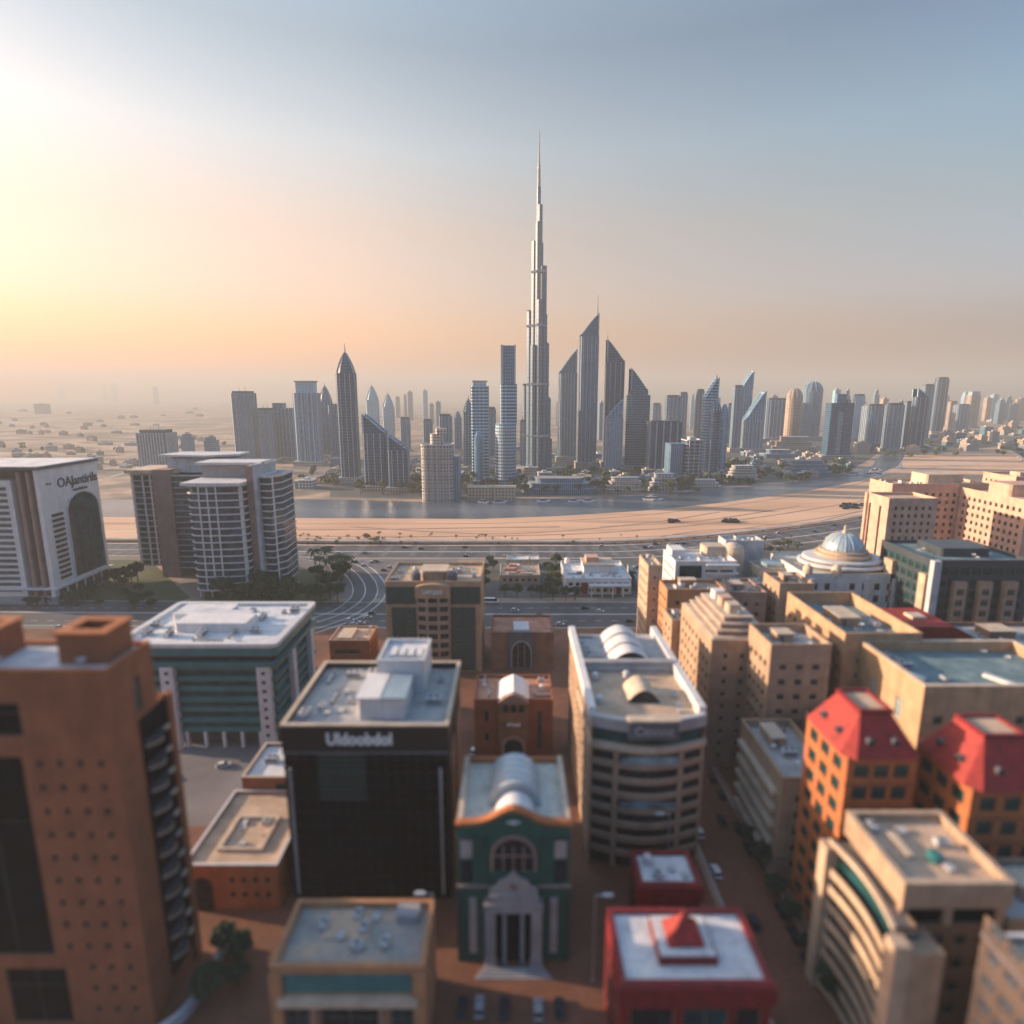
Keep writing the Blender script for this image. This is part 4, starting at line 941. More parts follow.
# ---- B: balconied residential towers
rB = root('apartment_complex', 'linked white and brown balconied apartment towers by the highway at the left', 'apartment building', (-165, 370, 0))
def xa(px, Y, z=35): return Xat(px, Y, z)
YF = 347; a, b = xa(192, YF), xa(245, YF)
banded('', '', '', [(a+1, YF+1), (a+4, YF-1.5), (a+11, YF-2), (b-9, YF-1), (b-2, YF), (b, YF+3), (b, YF+22), (a, YF+22)], 5, 68, 15, 'g_blue', 'white', 1.3, [(a+8, YF-2.6, .7, .7), (a+13, YF-2.6, .7, .7), (a+18, YF-2.4, .7, .7), (b-1, YF+2, 1.6, 3)], rt=rB, bh=.85)
pbox(rB, 'roof_slab', a-2, b+1.5, YF-3.5, YF+24, 68.4, 70.2, 'offwhite'); 
for i in range(5): pbox(rB, 'stilt', a+2+i*(b-a-4)/4-.5, a+2+i*(b-a-4)/4+.5, YF, YF+1.2, 0, 5, 'offwhite')
c = xa(262, YF+6); pbox(rB, 'slab_wall', b+1.2, c-2, YF+6, YF+34, 0, 79, 'mauve'); pbox(rB, 'slab_edge', c-2, c, YF+5, YF+35, 0, 80, 'lgrey')
pbox(rB, 'roof_deck', xa(208, YF+20), c-1.5, YF+20, YF+34, 70.3, 78, 'grey'); pbox(rB, 'canopy', xa(205, YF+20), c+.8, YF+16, YF+36, 78.6, 80, 'offwhite')
d, e = c+.5, xa(288, YF+22)
banded('', '', '', [(d, YF+9), (d+6, YF+8), (e-3, YF+11), (e, YF+16), (e, YF+36), (d, YF+36)], 6, 72, 16, 'g_blue', 'white', 1.2, [(e-4.5, YF+11, 1.6, 1.6), (d+8, YF+7, .7, .7)], rt=rB, bh=.85)
for i in range(4): pbox(rB, 'stilt', d+2+i*5, d+2.8+i*5, YF+12, YF+13, 0, 6, 'offwhite')
YL = 396; f, g_ = xa(137, YL), xa(164, YL)
banded('', '', '', [(f, YL), (g_, YL), (g_, YL+24), (f, YL+24)], 6, 68, 16, 'g_blue', 'offwhite', 1.0, [(f+8, YL-1.2, 1, .8), (f+13, YL-1.2, 1, .8), (f+1, YL-1.2, 1.2, .8)], rt=rB, bh=.8)
pbox(rB, 'slab_wall', g_+.2, g_+12, YL-8, YL+24, 0, 72.5, 'mauve'); pbox(rB, 'roof_slab', f-2, g_+14, YL-4, YL+26, 71.4-1.8, 73.0-1.2, 'cream')
h0, i0 = g_+12.3, xa(200, YL-10)
banded('', '', '', [(h0, YL-6), (i0+8, YL-6), (i0+8, YL+20), (h0, YL+20)], 6, 68, 16, 'g_blue', 'lgrey', 1.0, rt=rB, bh=.8)
pbox(rB, 'roof_deck', xa(172, YL), xa(238, YL), YL+2, YL+22, 69.5, 79, 'lgrey'); 
mb = MB(); mb.prism([(xa(164, YL), YL+2), (xa(215, YL), YL-3), (xa(240, YL), YL+6), (xa(240, YL), YL+24), (xa(170, YL), YL+25)], 80, 81.4, 'offwhite'); mb.build('canopy', rB)
for i in range(4): pbox(rB, 'canopy_post', xa(180, YL)+i*9, xa(180, YL)+i*9+.8, YL+5, YL+5.8, 79, 80, 'grey')

# ---- C: teal glazed office
x0, x1, y0, y1, zc = -133, -79, 188, 229, 38
rC = root('office_block', 'teal glazed office block with a wide white roof full of plant', 'building', ((x0+x1)/2, (y0+y1)/2, 0))
mb = MB(); mb.box(x0+1.5, x1-1.5, y0+1.5, y1-1.5, 6, 32, 'g_teal'); mb.build('glazing', rC)
for k in range(7):
    z = 6 + k*3.8; o = .9 if k % 2 else .5
    part(rC, 'floor_band', lambda m: m.ring([(x0+1.4-o,y0+1.4-o),(x1-1.4+o,y0+1.4-o),(x1-1.4+o,y1-1.4+o),(x0+1.4-o,y1-1.4+o)], [(x0+1.6,y0+1.6),(x1-1.6,y0+1.6),(x1-1.6,y1-1.6),(x0+1.6,y1-1.6)], z, z+1.7, 'teal'))
pbox(rC, 'cornice', x0-.6, x1+.6, y0-.6, y1+.6, 30.6, 32.1, 'teal', 1.5)
pbox(rC, 'top_glazing', x0+1.2, x1-1.2, y0+1.2, y1-1.2, 32.1, 34.4, 'g_dark', 1)
mb = MB(); mb.bevbox(x0-.3, x1+.3, y0-.3, y1+.3, 34.4, 37.4, 1.4, 'teal'); mb.build('fascia', rC)
mb = MB(); mb.ring(rrect(x0-.6, x1+.6, y0-.6, y1+.6, 1.8), rrect(x0+1.6, x1-1.6, y0+1.6, y1-1.6, 1), 37.4, 38.8, 'offwhite'); mb.build('parapet', rC)
mb = MB(); mb.quad((x0+.8,y0+.8,37.7),(x1-.8,y0+.8,37.7),(x1-.8,y1-.8,37.7),(x0+.8,y1-.8,37.7),'roof_white'); mb.build('roof', rC)
pbox(rC, 'plant_room', x0+14, x1-15, y0+12, y0+22, 37.7, 41.2, 'white', .6); pbox(rC, 'plant_room', x0+6, x0+26, y0+25, y0+36, 37.7, 39.8, 'roof_white', .6); pbox(rC, 'plant_room', x0+18, x1-19, y0+22.3, y0+29, 37.7, 39.9, 'offwhite', .3)
clutter(rC, x0+2, x1-2, y0+2, y1-2, 37.7, 15, (0, 1, 3, 5), [(x0+14, x1-15, y0+12, y0+22), (x0+6, x0+26, y0+25, y0+36), (x0+18, x1-19, y0+22, y0+29)])
wins = []
for xx in (x0+17, x1-4.5):
    mb = MB(); facade(mb, (xx-2.2, y0-.9), (1, 0), 4.4, 0, 30.6, grid(4.4, 1, 8, 1.4, 1.3, 4, 30, 1, 'n'), .3, 'offwhite', wins); mb.box(xx-2.19, xx+2.19, y0-.5, y0+1.5, 0, 30.55, 'offwhite'); mb.quad((xx-2.2,y0-.9,0),(xx-2.2,y0+.6,0),(xx-2.2,y0+.6,30.6),(xx-2.2,y0-.9,30.6),'offwhite'); mb.quad((xx+2.2,y0-.9,0),(xx+2.2,y0+.6,0),(xx+2.2,y0+.6,30.6),(xx+2.2,y0-.9,30.6),'offwhite'); mb.build('pier', rC)
put_windows(rC, wins)
for yy in (y0+14, y1-8): pbox(rC, 'pier', x1-1, x1+.9, yy-1.6, yy+1.6, 0, 30.6, 'offwhite')
pbox(rC, 'ground_floor', x0+5, x1-5, y0+6, y1-3, 0, 6, 'dgrey')
for i in range(9):
    xx = x0+1.6+i*(x1-x0-3.2)/8
    if abs(xx-(x0+17)) > 3 and abs(xx-(x1-4.5)) > 3: pbox(rC, 'column', xx-.5, xx+.5, y0+.8, y0+1.8, 0, 6, 'offwhite')
for i in range(1, 7): pbox(rC, 'column', x1-1.8, x1-.8, y0+1+i*6, y0+2+i*6, 0, 6, 'offwhite')

# ---- D: terracotta tower at the bottom left
x1 = -69; x0 = -106; yF, yB, zd = 95, 107.5, 73.4
ops = [(x0*-1-100+0, 106-85, 61.8, 68, 'k'), (106-100, 106-86, 16.5, 57.8, 'k'), (106-96, 106-84.5, 1, 13.5, 'k')]
for j in range(12):
    for i, xx in enumerate((-83, -79.4, -75.8, -72.2)): 
        z = 55.8 - j*4.75; 
        if z > 15 or i > 0: ops.append((106+xx-.55, 106+xx+.55, z, z+1.3, 'n'))
rD = bld('apartment_tower', 'tall terracotta tower with small square holes and dark glass strips at the bottom left', x0, x1, yF, yB, zd, 'terracotta', 'roof_white', 'apartment building', F=ops, Rt=[(6.2, 8.4, 62.5, 69.5, 'n')], par=.6, cop='orange', t_=.6)
for a, b in ((-79.6, -71.2), (-106, -91.5)):
    mb = MB(); mb.ring([(a,98.6),(b,98.6),(b,106),(a,106)], [(a+1.3,99.9),(b-1.3,99.9),(b-1.3,104.7),(a+1.3,104.7)], zd, 79, 'terracotta'); mb.box(a+1.2, b-1.2, 99.8, 104.8, zd, 76.5, 'terracotta_dark'); mb.ring([(a-.4,98.2),(b+.4,98.2),(b+.4,106.4),(a-.4,106.4)], [(a+1.4,100),(b-1.4,100),(b-1.4,104.6),(a+1.4,104.6)], 79, 79.5, 'orange'); mb.build('roof_turret', rD)
walls(rD, -100, -69.2, 107.6, 111, 0, 60.5, 'terracotta', 'roof_tan', par=1, name='rear_wing')
clutter(rD, -100, -70, 96, 98.5, zd, 3, (5, 4)); 
pbox(rD, 'bay_glazing', -69.1, -68.6, 101.5, 109.4, 4, 61, 'g_black')
for k in range(12):
    z = 55.5 - k*4.75
    if z < 4: break
    mb = MB(); o_ = [(-68.6, 102)] + [(-68.6 + 1.7*math.sin(math.pi*i/8), 102 + 5*i/8) for i in range(1, 8)] + [(-68.6, 107)]
    mb.prism(o_, z-.35, z, 'cream'); mb.prism([(x-.03, y) for x, y in o_][::-1], z, z+1.1, 'slate_panel'); mb.build('balcony', rD)
    mb = MB(); mb.bevbox(-68.6, -67.9, 107.4, 109.2, z, z+.5, .2, 'cream'); mb.build('balcony', rD)
pbox(rD, 'pier', -69.15, -68, 109.5, 111.1, 0, 62, 'terracotta')

# ---- E: black glass office with white letters
x0, x1, y0, y1, ze = -52.9, -14.6, 125, 158.5, 44.4
rE = root('office_block', 'black glass office block with white letters under its roof edge', 'building', ((x0+x1)/2, (y0+y1)/2, 0))
mb = MB(); mb.box(x0+.25, x1-.25, y0+.25, y1-.25, 0, 39.6, 'g_black'); mb.build('curtain_wall', rE)
mb = MB()
for i in range(17): xx = x0+.3+i*(x1-x0-.6)/16; mb.box(xx-.07, xx+.07, y0+.08, y0+.25, 0, 39.6, 'black')
for k in range(1, 12): mb.box(x0+.3, x1-.3, y0+.12, y0+.24, k*3.4, k*3.4+.3, 'black')
mb.build('mullions', rE)
for k in range(10): pbox(rE, 'louvre', x0+8, x0+19, y0-.05, y0+.06, 27+k*1.25, 27.7+k*1.25, 'dgreen')
mb = MB()
for (a, b, c, d) in ((x0, x1, y0, y0+.6), (x0, x1, y1-.6, y1), (x0, x0+.6, y0+.6, y1-.6), (x1-.6, x1, y0+.6, y1-.6)): mb.box(a, b, c, d, 39.6, 45.9, 'black')
mb.build('fascia', rE); pbox(rE, 'fascia_line', x0-.05, x1+.05, y0-.1, y0+.1, 38.9, 39.5, 'dgrey')
mb = MB(); mb.ring([(x0-.15,y0-.15),(x1+.15,y0-.15),(x1+.15,y1+.15),(x0-.15,y1+.15)], [(x0+.9,y0+.9),(x1-.9,y0+.9),(x1-.9,y1-.9),(x0+.9,y1-.9)], 45.9, 46.3, 'cream'); mb.build('coping', rE)
mb = MB(); mb.quad((x0+.6,y0+.6,ze),(x1-.6,y0+.6,ze),(x1-.6,y1-.6,ze),(x0+.6,y1-.6,ze),'roof_grey'); mb.build('roof', rE)
pbox(rE, 'plant_room', -36.5, -25.5, 130.5, 143, ze, 49.6, 'offwhite', .3); pbox(rE, 'plant_roof', -36.9, -31.2, 130.1, 143.2, 49.65, 50.1, 'white'); pbox(rE, 'plant_roof', -30.8, -25.1, 130.1, 143.2, 49.65, 50.1, 'blue_metal')
walls(rE, -34.5, -22.5, 143.4, 157, ze, 52.6, 'offwhite', 'roof_white', par=.8, name='stair_tower')
for i in range(4): pbox(rE, 'skylight', -32+i*2.3, -30.5+i*2.3, 147, 152, 52.6, 53.5, 'white')
clutter(rE, x0+1, x1-1, y0+1, y1-1, ze, 12, (0, 0, 1, 3, 5), [(-36.5, -25.5, 130, 143), (-34.5, -22.5, 143, 157)])
for xx in (x0+1.6, x1-1.9): pbox(rE, 'light_rail', xx-.3, xx+.3, y0-.7, y0-.1, 2, 35.5, 'grey')
put_text('Uldoobdol', 3.9, 'lettering', ((x0+x1)/2-1.2, y0-.25, 42.7), rE, 0, .14, .9)
for a, b in ((y0+4, y0+14), (y0+18, y0+29)): pbox(rE, 'side_panel', x1-.3, x1+.2, a, b, 2, 36, 'brown')

# ---- F: low tan building in front of the teal one
rF = bld('low_house', 'low orange building with a sunlit terrace roof left of the black glass block', -77, -55, 122, 149, 11.4, 'orange', 'roof_tan', 'building', F=grid(22, 7, 2, 1.2, 1.6, 2, 10, 1.2, 'n', skip=((0,0),(1,0),(2,0),(0,1),(1,1),(2,1))), Rt=grid(27, 6, 2, 1.4, 1.6, 2, 10, 1.5, 'n'), cop='offwhite', par=.7)
mb = MB(); mb.ext(arch_prof(-73, .2, 4.6, 8.5), 121.7, 122.1, 'g_dark'); mb.build('arched_door', rF)
mb = MB(); mb.ring([(-71.5,127),(-60.5,127),(-60.5,139),(-71.5,139)], [(-70.7,127.8),(-61.3,127.8),(-61.3,138.2),(-70.7,138.2)], 11.4, 12.2, 'cream'); mb.build('roof_upstand', rF)
clutter(rF, -71, -61, 127, 139, 11.4, 4, (0, 4, 5))
rF2 = bld('low_house', 'taller orange back block behind the sunlit terrace roof', -75, -55.5, 149.3, 166, 15.2, 'terracotta', 'roof_white', 'building', F=[(9, 16.5, 11.8, 14.2, 'w')], Rt=grid(16, 4, 3, 1.4, 1.6, 2, 14, 1.5, 'n'), cop='cream', par=.8)
clutter(rF2, -74, -56, 150, 165, 15.2, 5)

# ---- G: tan and dark green hotel
x0, x1, y0, y1, zg = Xat(385, 247, 38), Xat(481, 247, 38), 247, 277, 40.3
rG = root('hotel', 'tan and dark green hotel with a bowed centre and small lettering at its top', 'hotel', ((x0+x1)/2, (y0+y1)/2, 0)); W = x1-x0; cx = (x0+x1)/2
mb = MB(); wins = []
walls(rG, x0, x1, y0, y1, 0, zg, 'ochre', 'roof_tan', F=grid(W*.34, 2, 8, 1.7, 2.2, 3, 29, 2.8, 't') + [(a+W*.66, b+W*.66, c, d, s) for a, b, c, d, s in grid(W*.34, 2, 8, 1.7, 2.2, 3, 29, 2.8, 't')] + [(1, W*.3, 32.5, 35, 'g'), (W*.7, W-1, 32.5, 35, 'g')], L=grid(30, 5, 9, 2, 2.2, 2, 36, 2, 't'), Rt=grid(30, 5, 9, 2, 2.2, 2, 36, 2, 't'), par=1.2, cop='ochre')
for a, b in ((x0+2.6, x0+W*.33), (x0+W*.67, x1-2.6)):
    mb = MB(); wins = []
    facade(mb, (a, y0-.5), (1, 0), b-a, 1, 30, grid(b-a, 2, 8, 1.8, 2.3, 2, 30, 1.2, 't'), .3, 'dgreen', wins); mb.quad((a,y0-.5,30),(b,y0-.5,30),(b,y0,30),(a,y0,30),'dgreen'); mb.quad((a,y0-.5,1),(a,y0,1),(a,y0,30),(a,y0-.5,30),'dgreen'); mb.quad((b,y0-.5,1),(b,y0,1),(b,y0,30),(b,y0-.5,30),'dgreen'); mb.build('green_panel', rG)
    for (c, rz, w_, h_, st) in wins:
        o = bpy.data.objects.new('window', win_mesh(w_, h_, st)); COL.objects.link(o); o.parent = rG; o.location = Vector(c)-Vector(OFF[rG.name])
    pbox(rG, 'green_band', a-2.2, b+.6 if a < cx else b+2.2, y0-.4, y0-.02, 31.6, 39.2, 'dgreen')
bow = [(cx-W*.17, y0), (cx-W*.15, y0-1.6), (cx-W*.06, y0-2.4), (cx+W*.06, y0-2.4), (cx+W*.15, y0-1.6), (cx+W*.17, y0)]
mb = MB(); mb.prism(bow, 0, 35, 'g_dark'); mb.build('bow_glazing', rG)
for k in range(8): part(rG, 'balcony', lambda m: m.prism([(cx+(x-cx)*1.04, y if y == y0 else y-.5) for x, y in bow], 2.4+k*4.1, 4.1+k*4.1, 'tan'))
for i in (-.165, -.06, .06, .165): pbox(rG, 'pier', cx+W*i-.5, cx+W*i+.5, y0-2.95 if abs(i) < .1 else y0-1.3, y0-.1, 0, 35, 'tan')
mb = MB(); mb.X = Matrix.Translation((0, 0, 0)); mb.ext(arch_prof(cx, 35, W*.36, 6.2, 10, .25), y0-3, y0-.05, 'ochre'); mb.X = None; mb.build('sign_gable', rG)
put_text('UPP2ISI3', 2.3, 'lettering', (cx, y0-3.15, 37.6), rG, 0, .04)
mb = MB(); mb.bevbox(cx-5, cx+5, y0+4, y0+13, zg, zg+4.5, 1, 'tan'); mb.bevbox(cx-6, cx+6, y0+3, y0+14, zg+4.5, zg+5.1, 1, 'cream'); mb.build('roof_pavilion', rG)
for s in (-1, 1): part(rG, 'round_tank', lambda m: m.lathe(cx+s*8, y0+4, [(2.2, zg), (2.2, zg+3.6), (1.4, zg+4.4), (0, zg+4.6)], 'dgrey', 16))
clutter(rG, x0+1, x1-1, y0+1, y1-1, zg, 14, avoid=[(cx-10, cx+10, y0, y0+14)])

# ---- H, I, J: low brown buildings between
rH = bld('low_house', 'small brick red building with a pale roof patch left of the hotel', Xat(329, 253, 12), Xat(369, 253, 12), 253, 270, 11.5, 'terracotta_dark', 'roof_tan', 'building', F=[(2, 14, 5.5, 8, 'w')], Rt=grid(17, 4, 2, 2, 2, 2, 10, 1, 'w'), cop='tan', par=.6)
pbox(rH, 'roof_slab', Xat(333, 253, 12)+1, Xat(350, 253, 12), 255, 267, 11.6, 12.6, 'cream')
clutter(rH, Xat(352, 253, 12), Xat(368, 253, 12), 253, 270, 11.5, 4)
x0, x1 = Xat(491, 250, 15), Xat(554, 250, 15); cx = (x0+x1)/2 - .5
rI = bld('arched_house', 'square brown building with one dark pointed arch window, the farther of the two arched ones', x0, x1, 250, 272, 16.2, 'brown', 'roof_red', 'building', Rt=grid(22, 4, 2, 1.6, 2.4, 2, 14, 1.5, 'n'), L=grid(22, 4, 2, 1.6, 2.4, 2, 14, 1.5, 'n'), cop='terracotta', par=.8)
pbox(rI, 'portal', cx-5.6, cx+5.6, 249, 250, 0, 17.6, 'dgrey'); mb = MB(); mb.ext(arch_prof(cx, 1.5, 8.4, 12, 12, 1.25), 248.7, 249.05, 'g_dark'); mb.build('arched_window', rI)
mb = MB(); arch_ring(mb, cx, 1.2, 9.2, 12.6, .5, 248.4, 248.98, 'grey', 1.22)
for s in (-1, 1): mb.box(cx+s*1.4-.12, cx+s*1.4+.12, 248.5, 248.7, 1.5, 12, 'grey')
mb.build('window_tracery', rI); pbox(rI, 'skylight', cx-3.5, cx+3.5, 252, 262, 16.3, 17.8, 'white')
x0, x1 = Xat(474, 182.6, 20), Xat(553, 182.6, 20); cx = (x0+x1)/2
rJ = bld('arched_house', 'brick red building with a white gabled roof light, the nearer of the two arched ones', x0, x1, 183, 201, 20.2, 'terracotta_dark', 'roof_red', 'building', F=[(3.4, 4.9, 13, 17, 'n'), (3.4, 4.9, 6, 9, 'n'), (x1-x0-5.2, x1-x0-3.6, 3, 17, 't')], Rt=grid(18, 4, 3, 1.4, 2.4, 2, 19, 1.5, 'n'), L=grid(18, 4, 3, 1.4, 2.4, 2, 19, 1.5, 'n'), cop='terracotta', par=.9)
pbox(rJ, 'central_bay', cx-4.9, cx+4.9, 181.6, 182.98, 0, 20.6, 'brown'); mb = MB(); mb.ext([(cx-5.2, 20.6), (cx-3.4, 22.2), (cx-1.4, 23.4), (cx, 23.8), (cx+1.4, 23.4), (cx+3.4, 22.2), (cx+5.2, 20.6)], 181.4, 183.1, 'mauve'); mb.build('gable', rJ)
mb = MB(); mb.ext([(cx-5.4, 20.7), (cx-3.4, 22.5), (cx, 24), (cx+3.4, 22.5), (cx+5.4, 20.7)], 183.2, 196, 'white'); mb.build('roof_light', rJ)
for s in (-1, 0, 1): part(rJ, 'arched_window', lambda m: m.ext(arch_prof(cx+s*2.6, 17.6, 1.7, 2.4), 181.25, 181.5, 'g_dark'))
part(rJ, 'portal', lambda m: arch_ring(m, cx, 0, 8, 9, 1, 180.8, 181.55, 'mauve')); part(rJ, 'doorway', lambda m: m.ext(arch_prof(cx, 0, 6, 8), 181.2, 181.5, 'g_dark'))
part(rJ, 'name_plate', lambda m: m.box(cx-3.2, cx+3.2, 181.3, 181.55, 12.2, 14.2, 'brown')); put_text('ohoss', 1.9, 'lettering', (cx, 181.15, 13.2), rJ, 0, .05)
clutter(rJ, x0+.8, cx-5.5, 184, 200, 20.2, 3); clutter(rJ, cx+5.5, x1-.8, 184, 200, 20.2, 3)

# ---- K: green hall with portal and barrel vault
x0, x1, y0, y1, zk = -11.4, 12.1, 109, 133, 31.5; cx = .3
def zK(py): return Zat(py, 109)
def xK(px, z=20): return Xat(px, 109, z)
rK = root('hall', 'green hall with stone portal, wavy parapet and pale barrel vault, facing the camera', 'building', (cx, 121, 0))
mb = MB(); wins = []
facade(mb, (x1, y0), (0, 1), 24, 0, zk, grid(24, 4, 2, 2, 6, 4, 28, 2, 'g'), .4, 'green', wins); facade(mb, (x0, y1), (0, -1), 24, 0, zk, grid(24, 4, 2, 2, 6, 4, 28, 2, 'g'), .4, 'green', wins); facade(mb, (x1, y1), (-1, 0), x1-x0, 0, zk, [], .4, 'green', wins)
wv = [(x0, 0), (x0, 33)] + [(cx + t_*(x1-x0)/2*.92, 33.2 + 3.3*math.exp(-(t_/.42)**2)) for t_ in [i/8-1 for i in range(17)]] + [(x1, 33), (x1, 0)]
mb.ext(wv, y0, y0+.9, 'green'); mb.build('wall', rK); put_windows(rK, wins)
cur = [(x0-.3, 33)] + wv[2:-2] + [(x1+.3, 33)]
mb = MB()
for a, b in zip(cur, cur[1:]): mb.add([(a[0],y0-.5,a[1]),(b[0],y0-.5,b[1]),(b[0],y0-.5,b[1]+.7),(a[0],y0-.5,a[1]+.7),(a[0],y0+1.2,a[1]),(b[0],y0+1.2,b[1]),(b[0],y0+1.2,b[1]+.7),(a[0],y0+1.2,a[1]+.7)], [(0,1,2,3),(4,5,6,7),(3,2,6,7),(0,1,5,4)], 'orange')
mb.build('parapet_coping', rK)
mb = MB(); mb.box(x0, x1, y0+1.3, y1, zk, zk+.3, 'roof_cream')
for s in (-1, 1): xx = x0+.5 if s < 0 else x1-.5; mb.box(xx-.6, xx+.6, y0+1.25, y1+.2, zk+.32, 33.2, 'cream')
mb.box(x0+1.2, x1-1.2, y1-.8, y1+.2, zk+.32, 33, 'orange')
mb.build('roof', rK)
mb = MB(); mb.ext(arch_prof(cx+.3, zk+.25, 11, 5.5, 14, 1.0), y0+8, y1-5, 'pale_metal'); mb.build('barrel_vault', rK)
mb = MB(); arch_ring(mb, cx+.3, zk+.25, 11.7, 5.9, .35, y0+7.6, y0+8.2, 'lgrey')
mb.build('vault_rib', rK)
for k in range(5): part(rK, 'vault_rib', lambda m: arch_ring(m, cx+.3, zk+.25, 11.2, 5.62, .12, y0+9.5+k*2.3, y0+9.8+k*2.3, 'lgrey'))
mb = MB(); mb.ext(arch_prof(cx+.3, zk+.25, 8.4, 3.9, 14, 1.0), y0+1.2, y0+7.6, 'white'); mb.build('front_vault', rK)
mb = MB(); mb.ext(arch_prof(cx, zK(870), 8.6, zK(838)-zK(870), 12, 1.0), y0-.12, y0-.01, 'g_dark'); mb.build('arched_window', rK)
mb = MB(); arch_ring(mb, cx, zK(870), 9.6, zK(835)-zK(870), .6, y0-.5, y0-.02, 'mauve')
for s in (-1, 0, 1): mb.box(cx+s*2.1-.15, cx+s*2.1+.15, y0-.3, y0-.12, zK(870), zK(846), 'mauve')
mb.box(cx-4.2, cx+4.2, y0-.31, y0-.13, zK(855)-.15, zK(855)+.15, 'mauve'); mb.build('window_tracery', rK)
mb = MB(); zp = zK(889); pr = [(cx-4.9, zp), (cx-4.9, zp+1.2), (cx-3.6, zp+1.6), (cx-3, zp+2.8), (cx-1.4, zp+3.6), (cx, zK(869)+.3), (cx+1.4, zp+3.6), (cx+3, zp+2.8), (cx+3.6, zp+1.6), (cx+4.9, zp+1.2), (cx+4.9, zp)]
mb.ext(pr, y0-1.3, y0-.55, 'stone'); mb.lathe(cx, y0-1.35, [(.8, zp+1.4), (.8, zp+2.2)], 'mauve', 12); mb.build('pediment', rK)
mb = MB(); mb.box(cx-6.2, cx+6.2, y0-2.2, y0-.02, zK(905), zK(897), 'stone'); mb.box(cx-5.2, cx+5.2, y0-1.8, y0-.02, zK(897), zK(889), 'stone'); mb.build('lintel', rK)
for s in (-1, 1):
    mb = MB(); xx = cx+s*4.9; mb.box(xx-1.1, xx+1.1, y0-1.9, y0-.02, .8, zK(905)-.02, 'stone'); mb.box(xx-1.4, xx+1.4, y0-2.2, y0-.02, 0, .8, 'stone'); mb.build('portal_pillar', rK)
    xx = cx+s*1.9; part(rK, 'column', lambda m: m.lathe(xx, y0-.6, [(.6, 0), (.45, .6), (.42, zK(905)-1), (.6, zK(905)-.1)], 'grey', 12))
    xx = cx+s*8.6; pbox(rK, 'pilaster', xx-.75, xx+.75, y0-.6, y0-.02, 2.5, zK(897), 'stone')
    xx = cx+s*9.8; pbox(rK, 'frieze_panel', xx-1.25, xx+1.25, y0-.35, y0-.02, zK(857), zK(840), 'stone'); part(rK, 'side_window', lambda m: m.box(xx-1.2, xx+1.2, y0-.2, y0-.02, zK(881), zK(861), 'g_dark'))
    pbox(rK, 'string_course', x0-.3 if s < 0 else cx+5.2, cx-5.2 if s < 0 else x1+.3, y0-.5, y0-.02, zK(886), zK(884), 'mauve')
    pbox(rK, 'string_course', x0-.3 if s < 0 else cx+5.2, cx-5.2 if s < 0 else x1+.3, y0-.5, y0-.02, zK(838), zK(836), 'dgreen')
    xx = cx+s*6.2; pbox(rK, 'pilaster', xx-.4, xx+.4, y0-.4, y0-.02, zK(883), zK(840), 'green'); pbox(rK, 'corner_pilaster', (x0-.25 if s < 0 else x1-.9), (x0+.9 if s < 0 else x1+.25), y0-.3, y0-.02, 0, zK(888), 'dgreen')
pbox(rK, 'doorway', cx-3.7, cx+3.7, y0-.1, y0-.01, 0, zK(905), 'g_black')
mb = MB()
for k in range(4): mb.box(cx-6.5-k*.5, cx+6.5+k*.5, y0-2.6-k*.6, y0-2.0-k*.6 if k else y0-2.22, 0, .75-k*.19, 'grey')
mb.build('steps', rK); put_text('~o~', 1.6, 'lettering', (cx, y0-.15, 33.9), rK, 0, .05)

# ---- L: bow fronted office with banded floors
x0, x1, y0, y1, zl = 19.8, 48.5, 136, 193, 40.2; cx = (x0+x1)/2
rL = root('office_block', 'long office block with bowed banded front, sign panel and curved roof vaults', 'building', (cx, 160, 0))
nL = 12
front = [(x0 + (x1-x0)*i/nL, y0 + 1.8 - 3.6*math.sin(math.pi*i/nL)) for i in range(nL+1)]
outl = front + [(x1, 165), (x0, 165)]
def inset(pts, k, c=(cx, 150)):
    return [(c[0] + (x-c[0])*(1-k/15), c[1] + (y-c[1])*(1-k/15)) for x, y in pts]
mb = MB(); mb.prism(inset(outl, .6), 0, 38.6, 'g_dark'); mb.build('glazing', rL)
for k in range(8):
    z = 3.4 + k*4.15; part(rL, 'floor_band', lambda m: (m.ring(outl, inset(outl, .9), z, z+1.5, 'tan'), m.ring(inset(outl, -.25), inset(outl, .2), z+1.5, z+1.68, 'sandstone')))
for i in (0, 2.6, 9.4, 12):
    xx = x0 + (x1-x0)*i/nL; yy = y0+1.8-3.6*math.sin(math.pi*i/nL); pbox(rL, 'pier', max(x0-.1, xx-.6), min(x1+.1, xx+.6), yy-.25, yy+1.2, 0, 33.2, 'tan')
for k in (3, 6): pbox(rL, 'pale_glazing', x0+7.2, x1-7.2, y0-2.1, y0-1.6, 3.4+k*4.15+1.8, 3.4+k*4.15+3.8, 'g_pale')
mb = MB(); mb.prism(inset(outl, -.5), 33.4, 34.9, 'cream'); mb.build('cornice', rL)
mb = MB(); mb.prism(inset(outl, .5), 34.9, 38.6, 'g_teal'); mb.build('top_glazing', rL)
for i in range(10): xx = x0+1+i*(x1-x0-2)/9; yy = y0+2.4-3.3*math.sin(math.pi*(xx-x0)/(x1-x0)); pbox(rL, 'mullion', xx-.15, xx+.15, yy-.3, yy+.3, 34.9, 38.6, 'dgreen')
mb = MB(); mb.ring(inset(outl, -.3), inset(outl, 1.2), 38.6, 41.3, 'grey'); mb.ring(inset(outl, -.1), inset(outl, 1.1), 41.3, 41.7, 'lgrey'); mb.build('parapet', rL)
mb = MB(); mb.add([(x, y, 40.2) for x, y in inset(outl, 1.1)], [tuple(range(len(outl)))], 'roof_tan'); mb.build('roof', rL)
